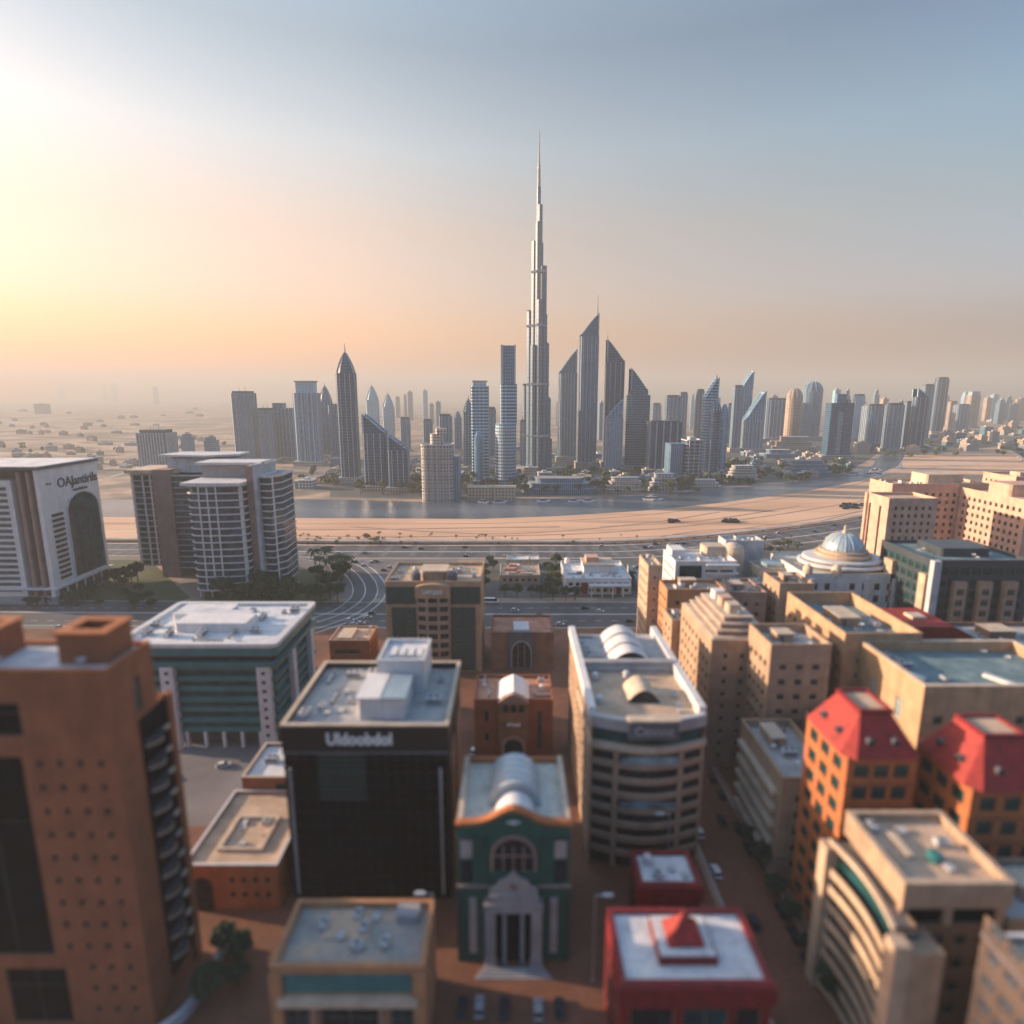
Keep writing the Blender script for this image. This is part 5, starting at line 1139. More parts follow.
pbox(rL, 'sign_panel', cx-5.6, cx+6.4, y0-3.2, y0-1.4, 37.6, 42.2, 'dgrey'); pbox(rL, 'sign_cap', cx-5.9, cx+6.7, y0-3.3, y0-.6, 42.2, 42.7, 'cream')
put_text('Ctnnnc', 3.1, 'grey', (cx+.4, y0-3.35, 39.8), rL, 0, .08, 1.05)
mb = MB(); n = 10
mb.ext([(cx-3.5, 40.25)] + [(cx-3.5+8.5*i/n, 40.4+3.3*math.sin(math.pi*(i/n))**.8) for i in range(n+1)] + [(cx+5, 40.25)], 146, 155, 'cream', 'g_dark'); mb.build('roof_vault', rL)
# side walls
wins = []; mb = MB()
facade(mb, (x0, 193), (0, -1), 57, 0, 40, grid(57, 14, 8, 2.4, 1.9, 3, 38, 1.5, 'w'), .4, 'tan', wins); facade(mb, (x1, 138), (0, 1), 55, 0, 40, grid(55, 13, 8, 2.4, 1.9, 3, 38, 1.5, 'w'), .4, 'tan', wins)
facade(mb, (x1, 193), (-1, 0), x1-x0, 0, 40, [], .4, 'tan', wins); mb.build('side_wall', rL); put_windows(rL, wins)
pbox(rL, 'parapet_fin', x0-.5, x0+1.4, 139, 193, 40, 43, 'white'); pbox(rL, 'parapet_fin', x1-1.4, x1+.5, 139, 193, 40, 43, 'offwhite')
pbox(rL, 'cross_wall', x0+1.5, x1-1.5, 164, 166.5, 40, 43.4, 'grey'); mb = MB(); mb.quad((x0+1,166.5,40.1),(x1-1,166.5,40.1),(x1-1,192.8,40.1),(x0+1,192.8,40.1),'roof_grey'); mb.build('rear_roof', rL)
for k in range(3):
    mb = MB(); mb.ext([(cx-5, 40.15)] + [(cx-5+13*i/n, 40.3+4.4*math.sin(math.pi*i/n)**.8) for i in range(n+1)] + [(cx+8, 40.15)], 168+k*7.6, 174.6+k*7.6, 'offwhite', 'g_dark'); mb.build('rear_vault', rL)
clutter(rL, x0+1, x1-1, 139, 164, 40.2, 6, (0, 2, 5), [(cx-4, cx+5.5, 145, 156)]); clutter(rL, x0+1, cx-6, 167, 192, 40.1, 6, (0, 3, 5))

# ---- M: tan house with teal fascia at the bottom
x0, x1, y0, y1, zm = -43.4, -15.8, 90, 104.6, 18.2; W = x1-x0
rM = root('low_house', 'tan building with teal glazed fascia and cluttered roof at the bottom, before the black block', 'building', ((x0+x1)/2, 97, 0))
walls(rM, x0, x1, y0, y1, 0, zm, 'peach', 'roof_patchy', F=[(2.2, W-2.2, 13.8, 17.9, 'g'), (2, 6.5, 2, 10.6, 't'), (W-6.5, W-2, 2, 10.6, 't'), (8.5, W-8.5, 2, 10.8, 'w')], Rt=grid(14.6, 4, 3, 1.8, 2.4, 1.5, 16, 1.2, 't'), L=grid(14.6, 4, 3, 1.8, 2.4, 1.5, 16, 1.2, 't'), par=1.2, cop='peach', t_=.8)
pbox(rM, 'fascia_glazing', x0+2.2, x1-2.2, y0-.12, y0+.25, 14, 17.8, 'teal'); pbox(rM, 'cornice', x0+1.2, x1-1.2, y0-1.2, y0-.02, 11.8, 13.3, 'cream')
for xx in (x0+.9, x1-.9): pbox(rM, 'corner_pier', xx-1.1, xx+1.1, y0-.7, y0-.02, 0, 18.2, 'peach')
for i in range(2): pbox(rM, 'column', x0+7.5+i*(W-15.6), x0+8.1+i*(W-15.6), y0-.9, y0-.03, 0, 11.8, 'mauve')
pbox(rM, 'tiled_deck', x0+7, x0+16, y1-8, y1-1.5, zm+.01, zm+.3, 'roof_tan'); clutter(rM, x0+1, x1-1, y0+1, y1-1, zm, 8, (0, 5, 5, 4))
pbox(rM, 'plant_box', x1-7, x1-2.5, y1-4.5, y1-1.5, zm, zm+1.9, 'grey', .3)

# ---- N: red kiosks with white roofs
def red_house(label, x0, x1, y0, y1, z, pyramid):
    r = root('red_house', label, 'building', ((x0+x1)/2, (y0+y1)/2, 0)); W = x1-x0
    walls(r, x0, x1, y0, y1, 0, z, 'red', 'roof_white', F=[(1.8, W*.36, 1, z-4.5, 'n'), (W*.42, W*.72, 1, z-4.5, 't'), (W*.77, W-1.6, 1, z-4.5, 'n')], L=grid(y1-y0, 3, 1, 3, z-6, 1, z-4, 1, 'w'), Rt=grid(y1-y0, 3, 1, 3, z-6, 1, z-4, 1, 'w'), par=.5, cop='red', t_=.9)
    pbox(r, 'fascia', x0-.6, x1+.6, y0-.6, y0-.02, z-3.2, z+.45, 'red'); 
    if pyramid:
        cx, cy = (x0+x1)/2-.3, (y0+y1)/2+.6
        pbox(r, 'lantern_base', cx-5.2, cx+5.2, cy-4.4, cy+4.4, z+.02, z+1.6, 'red'); pbox(r, 'lantern_deck', cx-4.9, cx+4.9, cy-4.1, cy+4.1, z+1.6, z+1.9, 'roof_white'); pbox(r, 'lantern_drum', cx-3.1, cx+3.1, cy-2.6, cy+2.6, z+1.9, z+2.4, 'red')
        mb = MB(); mb.add([(cx-3.3,cy-2.8,z+2.4),(cx+3.3,cy-2.8,z+2.4),(cx+3.3,cy+2.8,z+2.4),(cx-3.3,cy+2.8,z+2.4),(cx-.1,cy,z+6.6)], [(0,1,4),(1,2,4),(2,3,4),(3,0,4),(0,3,2,1)], 'redroof'); mb.lathe(cx-.1, cy, [(.25,z+6.4),(.3,z+6.8),(0,z+7.1)], 'red', 8); mb.build('pyramid_roof', r)
    return r
red_house('red walled pavilion with white roof and a small red pyramid on top, at the bottom', 18.6, 44.6, 85, 100.6, 20.8, True)
rr = red_house('smaller red pavilion with plain white roof just behind the pyramid topped one', 27.6, 41, 112, 122, 15.4, False)
clutter(rr, 28, 40.5, 112.5, 121.5, 15.4, 4, (0, 5, 2))

# ---- right hand rows
def tanb(label, x0, x1, y0, y1, z, wall='tan', roof='roof_tan', f=None, l=None, n=5, name='apartment_house', cat='building', par=1.2, cop=None, **k):
    W, D = x1-x0, y1-y0
    f = f or (max(2, int(W/4.5)), max(2, int(z/4.4)), 1.6, 1.9, 2, z-1.5, 1.4, 'w'); l = l or (max(2, int(D/4.2)), max(2, int(z/4.4)), 1.6, 1.9, 2, z-1.5, 1.2, 'w')
    r = bld(name, label, x0, x1, y0, y1, z, wall, roof, cat, F=grid(W, *f) if f else (), L=grid(D, *l), Rt=grid(D, *l), par=par, cop=cop, **k)
    if W > 12 and D > 12 and n:
        a, b = x0+W*random.uniform(.15, .5), y0+D*random.uniform(.3, .6); pbox(r, 'roof_room', a, a+W*.28, b, b+D*.28, z, z+2.8, wall); pbox(r, 'roof_room_cap', a-.25, a+W*.28+.25, b-.25, b+D*.28+.25, z+2.8, z+3.05, 'cream')
        pbox(r, 'roof_door', a+1, a+2, b-.06, b-.01, z, z+2.1, 'dgrey')
    for k in (1, 2, 3):
        zz = z*k/4+.6
        if f[1] and abs(((zz-f[4])/((f[5]-f[4])/f[1])) % 1 - .5) < .32: zz += (f[5]-f[4])/f[1]/2
        pbox(r, 'string_course', x0-.22, x1+.22, y0-.22, y0-.02, zz-.18, zz+.18, wall); pbox(r, 'string_course', x0-.22, x0-.02, y0, y1, zz-.18, zz+.18, wall)
    if n: clutter(r, x0+.8, x1-.8, y0+.8, y1-.8, z, n+2)
    return r
r1 = tanb('slim beige tower, nearest the low houses, with a blank shaded front', 58, 64, 246, 264, 48, 'sandstone', f=(1, 9, .9, 1.2, 2, 46, 2, 'n'), n=1, par=.8)
r2 = tanb('brown sided tower just before the slim beige one', 62.5, 86, 231, 244, 42, 'peach', n=5, f=(4, 8, 1.6, 1.8, 2, 40, 2, 'w'))
r3 = tanb('small tan wing with sunlit side left of the stepped tower', 60, 66.5, 213, 225, 36, 'tan', n=1, f=(1, 7, 1, 1.5, 2, 35, 1.5, 'w'))
# white cluster
r4 = root('white_house', 'white rooftop storey with a dark green picture window above the tan towers', 'building', (89, 283, 0))
walls(r4, 75.6, 104, 268, 290, 0, 43.4, 'white', 'roof_white', F=[(2, 12.5, 36.5, 42.6, 'g'), (14, 20, 38.5, 40.5, 'w'), (21, 27, 38.5, 40.5, 'w')] + grid(28.4, 5, 7, 2.4, 2, 2, 35, 1.5, 'w'), L=grid(22, 5, 9, 2, 1.8, 2, 42, 1.5, 'w'), par=1.2, cop='white')
for k in range(3): pbox(r4, 'balcony', 89.5, 104.6, 265.6, 267.98, 35+k*4, 35.6+k*4, 'white')
pbox(r4, 'stair_room', 76.5, 83, 278, 288, 43.4, 47.5, 'white'); pbox(r4, 'stair_room', 93, 103, 280, 289, 43.4, 48.5, 'cream', 1); clutter(r4, 77, 103, 269, 278, 43.4, 9)
part(r4, 'round_room', lambda m: m.lathe(107, 282, [(5.5, 0), (5.5, 46), (4.5, 48.5), (2, 50), (0, 50.4)], 'cream', 20))
r5 = tanb('pale grey blank slab right of the white rooftop storey', 106, 125, 289, 300, 48, 'lgrey', 'roof_white', f=(1, 9, .8, 2.2, 3, 45, 8, 'n'), n=3)
r6 = tanb('small white house with a pale blue roof box behind the tan blocks', 114.5, 132, 268, 280, 40, 'cream', 'roof_cream', n=2)
pbox(r6, 'blue_roof_box', 118, 128, 270, 278, 40, 43, 'blue_metal', 1)
r7 = tanb('tan tower with sunlit side standing before the domed building', 109, 123, 234, 250, 43.6, 'tan', n=3, f=(2, 8, 1.2, 1.5, 3, 41, 3, 'n'))
r7b = tanb('low tan block with sunlit side behind the stepped tower', 88, 105, 236, 256, 39, 'mauve', n=6)
# stepped tower
x0, x1, y0, y1 = 63, 83, 178, 212
r8 = tanb('tall tan tower with three stepped pale setbacks at its top', x0, x1, y0, y1, 43, 'tan', 'roof_tan', f=(3, 9, 1.3, 1.7, 2, 41, 2, 'w'), n=0, cop='cream')
for k in range(4):
    o = 1.1+k*1.5; pbox(r8, 'setback', x0+o, x1-o, y0+o, y1-o, 43.05+k*1.75, 43.05+(k+1)*1.75-.5, 'mauve'); pbox(r8, 'setback_ledge', x0+o-.5, x1-o+.5, y0+o-.5, y1-o+.5, 43.05+(k+1)*1.75-.5, 43.05+(k+1)*1.75-.01, 'cream')
for i in range(3): pbox(r8, 'roof_room', x0+7.5, x0+11.5, y0+8+i*7, y0+12+i*7, 50.05, 53, ['cream', 'pink', 'white'][i], .5)
clutter(r8, x0+6, x1-6, y0+6, y1-6, 50.05, 4, (0, 5))
# block with recessed roof
r9 = tanb('tan block with deep roof well, right of the street, three windows wide', 74.5, 92, 162, 178, 47, 'tan', 'roof_grey', f=(3, 9, 2.1, 1.9, 3, 45, 1.6, 'w'), l=(4, 9, 1.9, 1.9, 3, 45, 1.4, 'w'), n=3, par=2.6)
r10 = tanb('dark tan block with tall sunlit side wall behind the roof well block', 99, 122, 168, 206, 46.5, 'ochre', 'roof_teal', f=(3, 9, 1.8, 1.8, 3, 44, 2, 'w'), n=10, par=4)
r10b = tanb('brown infill block between the roof well block and the tall side wall', 92.3, 98.8, 172, 190, 44, 'brown', n=2)
# lower annex along the street
r11 = tanb('lower tan annex with sunlit parapet beside the street trees', 66, 80, 131, 158, 26.5, 'tan', 'roof_grey', f=(2, 5, 2, 2, 2, 25, 2, 'w'), l=(6, 5, 2.2, 2.2, 2, 25, 1, 'w'), n=5, par=2, cop='tan')
for k in range(5): pbox(r11, 'balcony', 64.4, 65.98, 133, 156, 4+k*4.6, 5.3+k*4.6, 'cream')
# big flat roofed ochre block
x0, x1, y0, y1 = 104, 150, 140, 169
r12 = bld('apartment_house', 'large ochre block with a wide teal grey roof behind high parapets', x0, x1, y0, y1, 45, 'ochre', 'roof_teal', F=grid(46, 8, 8, 2.4, 2.4, 3, 41, 2, 't'), L=grid(29, 2, 4, 2.6, 6, 6, 42, 3, 'p'), Rt=grid(29, 5, 8, 2, 2.2, 3, 42, 2, 'w'), par=3, cop='cream', t_=1.1)
for a, b in ((108, 152), (130, 148)): mb = MB(); mb.X = Matrix.Translation((a, b, 45.2)) @ Matrix.Rotation(.5, 4, 'Z'); mb.box(-.8, .8, -4, 4, 0, .8, 'white'); mb.X = None; mb.build('skylight', r12)
clutter(r12, x0+2, x1-2, y0+2, y1-2, 45, 7)

# ---- P: orange houses with red mansard roofs
def mansard(label, x0, x1, y0, y1, ze, zt, inset_, tall=True):
    r = root('mansard_house', label, 'building', ((x0+x1)/2, (y0+y1)/2, 0)); W, D = x1-x0, y1-y0; n = int(ze/5)
    walls(r, x0, x1, y0, y1, 0, ze, 'orange', 'roof_tan', F=grid(W, 3, n, 3.2, 3.0, 1.5, ze-.3, 1.1, 'g'), L=grid(D, 3, n, 3.3, 3.0, 1.5, ze-.3, 1.1, 'g'), Rt=grid(D, 3, n, 3.3, 3.0, 1.5, ze-.3, 1.1, 'g'), par=0.2, cop='terracotta')
    o = .9; i = inset_; c = 2.2
    base = [(x0-o+c,y0-o),(x1+o-c,y0-o),(x1+o,y0-o+c),(x1+o,y1+o-c),(x1+o-c,y1+o),(x0-o+c,y1+o),(x0-o,y1+o-c),(x0-o,y0-o+c)]
    top = [(x0+i,y0+i),(x1-i,y0+i),(x1-i,y0+i+.3),(x1-i,y1-i-.3),(x1-i,y1-i),(x0+i,y1-i),(x0+i,y1-i-.3),(x0+i,y0+i+.3)]
    mb = MB(); vs = [(x,y,ze+.3) for x,y in base] + [(x,y,zt) for x,y in top]
    mb.add(vs, [(k,(k+1)%8,8+(k+1)%8,8+k) for k in range(8)] + [tuple(range(8))], 'redroof'); mb.build('mansard_roof', r)
    mb = MB(); mb.ring([(x0+i-.3,y0+i-.3),(x1-i+.3,y0+i-.3),(x1-i+.3,y1-i+.3),(x0+i-.3,y1-i+.3)], [(x0+i+.4,y0+i+.4),(x1-i-.4,y0+i+.4),(x1-i-.4,y1-i-.4),(x0+i+.4,y1-i-.4)], zt-.1, zt+.7, 'red'); mb.box(x0+i, x1-i, y0+i, y1-i, zt-.2, zt+.1, 'roof_tan'); mb.build('roof_well', r)
    zd = ze + (zt-ze)*.42; q = (i+o)*.42 - o
    for t_ in (.32, .68): 
        part(r, 'dormer', lambda m: (m.tube((x0+W*t_, y0+q-.9, zd), (x0+W*t_, y0+q+2, zd), .75, .75, 'dgrey', 14), m.tube((x0+W*t_, y0+q-1.0, zd), (x0+W*t_, y0+q-.9, zd), .5, .5, 'g_dark', 14)))
        part(r, 'dormer', lambda m: (m.tube((x0+q-.9, y0+D*t_, zd), (x0+q+2, y0+D*t_, zd), .75, .75, 'dgrey', 14), m.tube((x0+q-1.0, y0+D*t_, zd), (x0+q-.9, y0+D*t_, zd), .5, .5, 'g_dark', 14)))
    for k in range(n): pbox(r, 'string_course', x0-.25, x1+.25, y0-.25, y0-.02, 1.2+k*(ze-1.8)/n-.35, 1.2+k*(ze-1.8)/n+.15, 'terracotta')
    return r
mansard('orange house with faceted red roof and round dormers beside the street', 68.8, 83.2, 111, 128, 46.8, 55, 4.0)
mansard('orange house with faceted red roof at the right edge of the view', 89.4, 106, 104, 120, 44.6, 53.5, 4.2)

# ---- Q: stepped tan block at the bottom right
x0, x1, y0, y1 = 66, 84.6, 87, 105
rQ = root('apartment_tower', 'tan block with overhanging roof box and curved striped balconies at the bottom right', 'apartment building', (73, 94, 0))
walls(rQ, x0, x1, y0, y1, 34.6, 38, 'tan', 'roof_tan', par=1.4, cop='sandstone', name='roof_box', t_=.9)
pbox(rQ, 'top_glazing', x0+1.2, x1-1.2, y0+1.2, y1-1.2, 30.6, 34.6, 'g_black')
for xx in (x0+1, x0+8.6, x1-1): pbox(rQ, 'pier', xx-.7, xx+.7, y0+.5, y0+1.6, 30.6, 34.6, 'tan')
walls(rQ, x0+.8, x1-.4, y0+.6, y1-.4, 0, 30.6, 'brown', 'roof_tan', F=grid(17.4, 4, 6, 2.1, 2.5, 1, 30, .8, 'w'), Rt=grid(16.8, 4, 6, 1.9, 2.3, 1, 30, 1, 'w'), par=0)
pbox(rQ, 'skylight', 71, 72.4, 94, 100, 38, 38.9, 'cream'); part(rQ, 'water_tank', lambda m: m.lathe(76, 94, [(1.3, 38), (1.3, 39.2), (1.0, 39.5), (0, 39.6)], 'teal', 18)); clutter(rQ, x0+1, x1-1, y0+1, y1-1, 38, 4, (0, 5))
cv = [(67.5, 84.2), (67.5, 104.4), (62.6, 104.4)] + [(62.6 + 1.3*math.sin(math.pi*i/9), 104 - 19.8*i/9) for i in range(10)]
def ins2(k): return [(x + k if x < 67 else x, y) for x, y in cv]
mb = MB(); mb.prism(ins2(1.3), 0, 28.2, 'g_dark'); mb.build('balcony_glazing', rQ)
for k in range(8): part(rQ, 'balcony', lambda m: (m.ring(cv, ins2(.4), 1+k*3.7, 2.5+k*3.7, 'sandstone'), m.prism(cv, .7+k*3.7, 1+k*3.7, 'tan')))
mb = MB(); mb.prism(ins2(1.5), 28.9, 32.4, 'g_teal'); mb.build('penthouse_glazing', rQ); part(rQ, 'penthouse_roof', lambda m: (m.prism(ins2(.6), 32.4, 33.2, 'tan'),))
mb = MB(); mb.ring(ins2(.2), ins2(.9), 33.2, 33.8, 'cream'); mb.build('penthouse_parapet', rQ)
for a, b in ((103, 105.8), (81.4, 84.1)): pbox(rQ, 'end_pier', 61.8, 64.6, a, b, 0, 32.6, 'sandstone')
pbox(rQ, 'stair_pier', 64.7, 70, 81.4, 87, 0, 31.4, 'tan'); pbox(rQ, 'front_terrace', 70.1, 84, 83, 87.5, 0, 9, 'brown')
# Q2
rQ2 = tanb('tan block with pale sloping roof edge cut by the bottom right corner', 73.5, 96, 68, 79.5, 36, 'sandstone', 'roof_cream', f=(5, 9, 1.9, 2.2, 2, 42, 1, 'w'), l=(3, 9, 2.4, 2, 2, 42, .8, 'p'), n=3, cop='white')
rQ3 = tanb('low brown block wedged behind the bottom right tower', 85.6, 103, 88, 102, 30, 'tan', 'roof_grey', n=5)

# ---- R: domed building
x0, x1, y0, y1 = 127, 169, 250, 288; cx, cy = 152.5, 268
rR = root('domed_building', 'cream building crowned by a ribbed pale blue dome on a round deck', 'building', (cx, cy, 0))
walls(rR, x0, x1, y0, y1, 0, 43, 'offwhite', 'roof_cream', F=grid(42, 7, 7, 2.4, 3.2, 2, 41, 2, 'w'), L=grid(38, 6, 7, 2.4, 3.2, 2, 41, 2, 'w'), par=1, cop='cream')
for i in range(4): xx = x0+3+i*12; pbox(rR, 'pilaster', xx-1, xx+1, y0-1.2, y0-.02, 0, 42, 'offwhite')
for k, (w_, z_) in enumerate(((19.5, 44.1), (17.5, 46))): part(rR, 'round_deck', lambda m: m.lathe(cx, cy, [(w_-1, z_), (w_, z_+.3), (w_, z_+1.2), (w_-.8, z_+1.5), (0, z_+1.6)], 'offwhite', 40, 1, .8))
part(rR, 'drum', lambda m: m.lathe(cx, cy, [(11.5, 47.6), (11.8, 48.3), (11.8, 49.2), (10.2, 49.4), (10.2, 50.8), (0, 50.9)], 'sandstone', 36))
part(rR, 'dome', lambda m: m.lathe(cx, cy, [(8.6*math.cos(i*math.pi/20), 50.6+7.8*math.sin(i*math.pi/20)) for i in range(11)], 'blue_metal', 32))
for k in range(16):
    a = 2*math.pi*k/16; mb = MB()
    for i in range(8): p, q = i*math.pi/20, (i+1)*math.pi/20; mb.tube((cx+8.65*math.cos(p)*math.cos(a), cy+8.65*math.cos(p)*math.sin(a), 50.6+7.85*math.sin(p)), (cx+8.65*math.cos(q)*math.cos(a), cy+8.65*math.cos(q)*math.sin(a), 50.6+7.85*math.sin(q)), .16, .16, 'lgrey', 4)
    mb.build('dome_rib', rR)
part(rR, 'finial', lambda m: m.lathe(cx, cy, [(1.1, 58.1), (1.1, 59), (.5, 59.4), (.6, 60.4), (.1, 62), (0, 62)], 'cream', 10))
for xx, yy in ((x0+2, y0+2), (x1-3, y0+3), (x0+14, y0+1)): part(rR, 'corner_turret', lambda m: m.lathe(xx, yy, [(2, 43), (2, 46), (1.6, 47), (0, 48.4)], 'cream', 14))
# ---- S: pink hotel block
rS = root('hotel', 'large pink stone complex with sunlit piers at the right beyond the dome', 'hotel', (250, 360, 0))
walls(rS, 211, 238, 330, 352, 0, 62, 'pink', 'roof_tan', F=grid(27, 6, 13, 1.7, 2.2, 4, 60, 2, 'w'), L=[(3, 5, 6, 58, 'n'), (13, 15, 6, 58, 'n')], par=1.5, cop='cream')
pbox(rS, 'pier', 209.8, 213, 328.8, 331, 0, 63.6, 'pink'); pbox(rS, 'pier', 209.8, 212, 350, 352, 0, 63.6, 'pink')
walls(rS, 238.3, 300, 372, 396, 0, 64, 'pink', 'roof_tan', F=grid(61.7, 13, 12, 2, 2.4, 4, 61, 2, 'w'), par=1.5, cop='cream', name='rear_wing_wall')
walls(rS, 281, 330, 322, 371.6, 0, 62, 'pink', 'roof_tan', L=grid(49.6, 11, 12, 2, 2.4, 4, 60, 2, 'w'), F=grid(49, 10, 12, 2, 2.4, 4, 60, 2, 'w'), par=1.5, cop='cream', name='side_wing_wall')
pbox(rS, 'penthouse', 262, 285, 376, 392, 64, 71, 'cream', 1); pbox(rS, 'penthouse', 290, 312, 345, 362, 62, 69, 'pink', 1); pbox(rS, 'penthouse', 296, 306, 330, 340, 62, 66.5, 'white', 1); pbox(rS, 'roof_turret', 318, 324, 350, 356, 62, 76, 'pink', 1)
clutter(rS, 282, 318, 324, 344, 62, 8); clutter(rS, 240, 262, 374, 394, 64, 8)
rS2 = tanb('pink block beyond the hotel complex, cut by the right edge of the view', 332, 372, 392, 420, 66, 'pink', n=5)
# ---- T: dark green glass block
x0, x1, y0, y1 = 166, 205, 228, 262
rT = root('office_block', 'dark green glass block with tan bay fronts at the right edge', 'building', (186, 245, 0))
walls(rT, x0, x1, y0, y1, 0, 55, 'slate_panel', 'roof_teal', F=grid(39, 8, 11, 3.4, 3, 2, 54, 2, 'g'), L=grid(34, 7, 11, 3.2, 3, 2, 54, 2, 'g'), par=1.2, cop='slate_panel')
pbox(rT, 'bay', 164.2, 165.98, 229, 233, 0, 50, 'sandstone'); pbox(rT, 'bay', 164.2, 165.98, 250, 256, 0, 50, 'sandstone'); pbox(rT, 'pale_pier', 164.6, 167.6, 225.6, 227.98, 0, 56.5, 'lgrey')
for i in range(3): 
    a = x0+8+i*10; mb = MB(); wins = []; facade(mb, (a, y0-2.2), (1, 0), 5, 0, 48, grid(5, 1, 10, 3, 2.6, 2, 46, .8, 't'), .3, 'tan', wins); mb.box(a, a+5, y0-1.8, y0-.02, 0, 48, 'tan'); mb.quad((a,y0-2.2,0),(a,y0-1.8,0),(a,y0-1.8,48),(a,y0-2.2,48),'tan'); mb.build('bay', rT)
    for (c, rz, w_, h_, st) in wins: o = bpy.data.objects.new('window', win_mesh(w_, h_, st)); COL.objects.link(o); o.parent = rT; o.location = Vector(c)-Vector(OFF[rT.name])
clutter(rT, x0+1, x1-1, y0+1, y1-1, 55, 10)
pbox(rT, 'plant_room', 176, 196, 238, 254, 55, 58.6, 'slate_panel', .6)
# ---- U: small red roofed block
x0, x1, y0, y1 = 131, 160, 197, 214
rU = tanb('cream block with low pitched red roof before the dark green block', x0, x1, y0, y1, 37, 'cream', n=0, par=.3)
mb = MB(); mb.ext([(x0-1, 37.4), (x1+1, 37.4), (x1-7, 41.4), (x0+7, 41.4)], y0-1, y1+1, 'redroof'); mb.build('pitched_roof', rU); pbox(rU, 'skylight', 143, 148, 203, 208, 41.4, 42.4, 'cream')
rU2 = tanb('grey house with roof boxes left of the red pitched roof', 112, 129, 206, 226, 37, 'lgrey', 'roof_teal', n=8)
rU3 = tanb('dark brown block in the gap right of the red pitched roof', 163, 196, 190, 216, 34, 'brown', 'roof_grey', n=6)
rU4 = tanb('tan block behind the big ochre one at the right edge', 152, 190, 150, 176, 38, 'tan', 'roof_tan', n=6)
rU5 = tanb('grey fronted house between the white slab and the domed building', 100, 121, 258, 266, 36, 'lgrey', n=3)
tanb('plain tan block behind the right edge mansard house', 108, 140, 112, 134, 36, 'tan', n=4)
tanb('brown block hidden between the annex and the big ochre block', 84, 100, 134, 158, 30, 'brown', 'roof_grey', n=4)
tanb('cream block in the back row beside the boulevard at the right', 140, 175, 296, 312-16, 30, 'cream', n=4) if False else None

# ---- V: low houses beyond the boulevard
x0, x1, y0, y1 = Xat(566, 350, 6), Xat(632, 350, 6), 352, 392
rV = bld('low_house', 'white shop building with roof terrace and red panels beyond the boulevard', x0, x1, y0, y1, 9, 'offwhite', 'roof_white', F=grid(x1-x0, 9, 2, 2.6, 2.2, .8, 8.5, 1, 'w'), L=grid(40, 8, 2, 2.4, 2, .8, 8.5, 1, 'w'), cop='offwhite')
pbox(rV, 'upper_storey', x0+13, x1-8, y0+16, y0+34, 9, 13.5, 'white'); pbox(rV, 'upper_roof', x0+12.4, x1-7.4, y0+15.4, y0+34.6, 13.5, 14.2, 'cream'); pbox(rV, 'roof_room', x0+15, x0+23, y0+22, y0+31, 14.2, 17.5, 'pink')
pbox(rV, 'canopy', x0+14, x1-1, y0-5, y0-.1, 6.4, 7.2, 'offwhite')
for i in range(4): pbox(rV, 'column', x0+15+i*6.4, x0+15.7+i*6.4, y0-4.8, y0-4.1, 0, 6.4, 'offwhite')
pbox(rV, 'red_panel', x0+9.5, x0+13.5, y0-.3, y0-.02, .5, 7.6, 'red'); pbox(rV, 'red_panel', x1-9, x1-6.5, y0-.3, y0-.02, .5, 6, 'red')
clutter(rV, x0+1, x1-1, y0+1, y0+15, 9, 12)
part(rV, 'round_tank', lambda m: m.lathe(x0+4, y1-4, [(1.8, 9), (1.8, 12), (1.2, 13.4), (0, 13.8)], 'white', 14))
x0, x1 = Xat(500, 375, 5), Xat(540, 375, 5)
rV2 = bld('low_house', 'low house with sunlit pinkish patchwork roof among the trees beyond the boulevard', x0, x1, 372, 398, 5.5, 'tan', 'roof_tan', F=grid(x1-x0, 6, 1, 2, 2, .8, 5, 1, 'w'), cop='cream', par=.6)
for i in range(5): a = x0+1.5+random.random()*(x1-x0-9); b = 374+i*4.6; pbox(rV2, 'roof_room', a, a+random.uniform(4, 8), b, b+3.4, 5.5, 6.5+random.random()*2.4, random.choice(['roof_tan', 'pink', 'roof_white', 'roof_red']))
clutter(rV2, x0+1, x1-1, 373, 397, 5.5, 8)
rV3 = bld('low_house', 'thin white row house behind the patchwork roofed one', x0+4, x1+1, 408, 420, 6, 'cream', 'roof_white', F=grid(x1-x0-3, 6, 1, 1.6, 1.8, 1, 5, 1, 'w'), par=.5); clutter(rV3, x0+4, x1, 408, 420, 6, 5)
rV4 = bld('low_house', 'grey shed with sloping pale sheets right of the white shop building', Xat(634, 372, 4), Xat(656, 372, 4), 360, 396, 6, 'grey', 'roof_grey', F=grid(13, 3, 1, 2, 2, 1, 5, 1, 'w'), par=.4); clutter(rV4, Xat(635, 372, 4), Xat(655, 372, 4), 361, 395, 6, 9)
for i in range(3): pbox(rV4, 'sheet_roof', Xat(637, 372, 4)+i*4, Xat(637, 372, 4)+i*4+3, 364+i*6, 374+i*6, 6.6, 7.4, 'blue_metal')

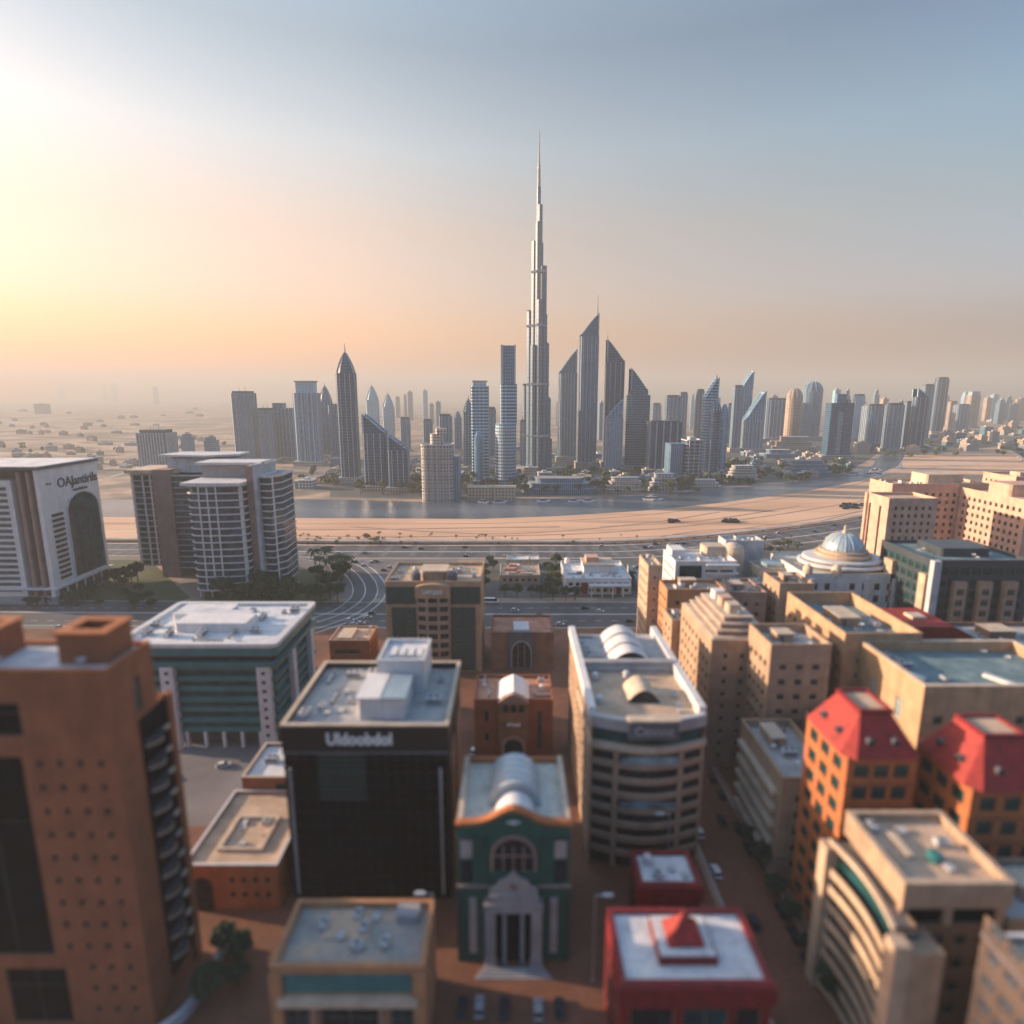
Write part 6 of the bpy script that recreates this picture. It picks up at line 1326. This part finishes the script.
# ------------------------------------------------------------------ street lamps, near trees, people and cars in the streets
def make_lamp(h, label):
    r = root('street_lamp', label, 'street lamp', (0, 0, 0), None)
    part(r, 'pole', lambda m: (m.tube((0,0,0), (0,0,h), .28, .16, 'metal', 10), m.tube((0,0,0), (0,0,.8), .42, .42, 'grey', 10)))
    part(r, 'arm', lambda m: (m.tube((0,0,h-.2), (-1.6,-.1,h+.2), .13, .1, 'metal', 8),)); part(r, 'lamp_head', lambda m: m.bevbox(-3.6, -1.5, -.4, .35, h-.05, h+.3, .2, 'lgrey')); return r
lp = make_lamp(21, 'tall grey street lamp between the black block and the green hall')
for i, (px, Y, s, lab) in enumerate([(434, 104.5, 1, None), (594, 104, -1, 'tall grey street lamp between the green hall and the pyramid topped pavilion'), (668, 128, 1, 'street lamp at the foot of the bowed office, by the small red pavilion')]):
    o = lp if i == 0 else copy_tree(lp)
    if lab: o['label'] = lab
    o.location = (Xat(px, Y, 10), Y, 0); o.rotation_euler.z = 0 if s > 0 else math.pi
pr = [make_tree(7, 'leaf', 1400, 'bushy street tree along the kerb below the tan annex', 'street trees below the annex') for _ in range(2)]
scatter(pr, [(64.3, 66+i*8.5+random.uniform(-1, 1), random.uniform(.8, 1.15)) for i in range(10) if not 70 < 66+i*8.5 < 99])
scatter([make_tree(8, 'leaf', 1600, 'dark garden tree at the foot of the terracotta tower', 'garden trees at the bottom left')], [(-61, 100, 1), (-58, 108, .8), (-63, 111, .8), (-56.5, 103, .7)])
wr = root('garden_wall', 'curved pale garden wall at the foot of the terracotta tower', 'wall', (-64, 98, 0))
mb = MB(); gp = smooth([(-68, 92), (-64.5, 96), (-63, 103), (-63.5, 113)], 5); L_, R_ = strip_pts(gp, .5, -.5)
for i in range(len(gp)-1): a, b, c, d = L_[i], R_[i], R_[i+1], L_[i+1]; mb.add([(a.x,a.y,0),(b.x,b.y,0),(c.x,c.y,0),(d.x,d.y,0),(a.x,a.y,2.4),(b.x,b.y,2.4),(c.x,c.y,2.4),(d.x,d.y,2.4)], [(4,5,6,7),(0,3,7,4),(1,2,6,5)], 'lgrey')
mb.build('wall', wr)
cars('silver car parked nose out in the dark alley below the green hall', 'silver cars below the green hall', 'car_silver', [(-6.5, 98.5, 1.57), (5.2, 98, 1.57)], 'parked_car')
cars('dark car parked in the dark alley below the green hall', 'dark cars below the green hall', 'car_dark', [(-1.5, 98.2, 1.57), (-9.8, 98.3, 1.57), (9.5, 98.2, 1.57)], 'parked_car')
cars('dark car driving down the brick paved street', 'dark cars on the brick street', 'car_dark', [(56, 118, 1.57), (60, 152, 1.57), (55, 190, 1.57), (61, 205, 1.57)], 'street_car')
cars('pale car driving down the brick paved street', 'pale cars on the brick street', 'car_white', [(55.5, 170, 1.57), (60.5, 232, 1.57), (54, 262, 1.57)], 'street_car')
cars('red car parked in the lane beside the nearer arched house', 'red cars in the lane', 'car_red', [(16.4, 176, 1.57)], 'parked_car')
cars('white car parked in the lane behind the black glass block', 'white cars behind the black block', 'car_white', [(-13, 178, 1.57), (-13.2, 186, 1.5), (-95, 178, .4), (-110, 172, .4)], 'parked_car')

cars('dark car parked along the kerb of the brick paved street', 'dark cars parked along the brick street', 'car_dark', [(63.6, y, 1.57) for y in (108, 114.5, 121, 141, 149, 163, 171, 186, 196, 214, 224)], 'parked_car')
cars('pale car parked along the kerb of the brick paved street', 'pale cars parked along the brick street', 'car_white', [(52.2, y, 1.57) for y in (112, 119, 133, 147, 160, 181, 199, 211)], 'parked_car')
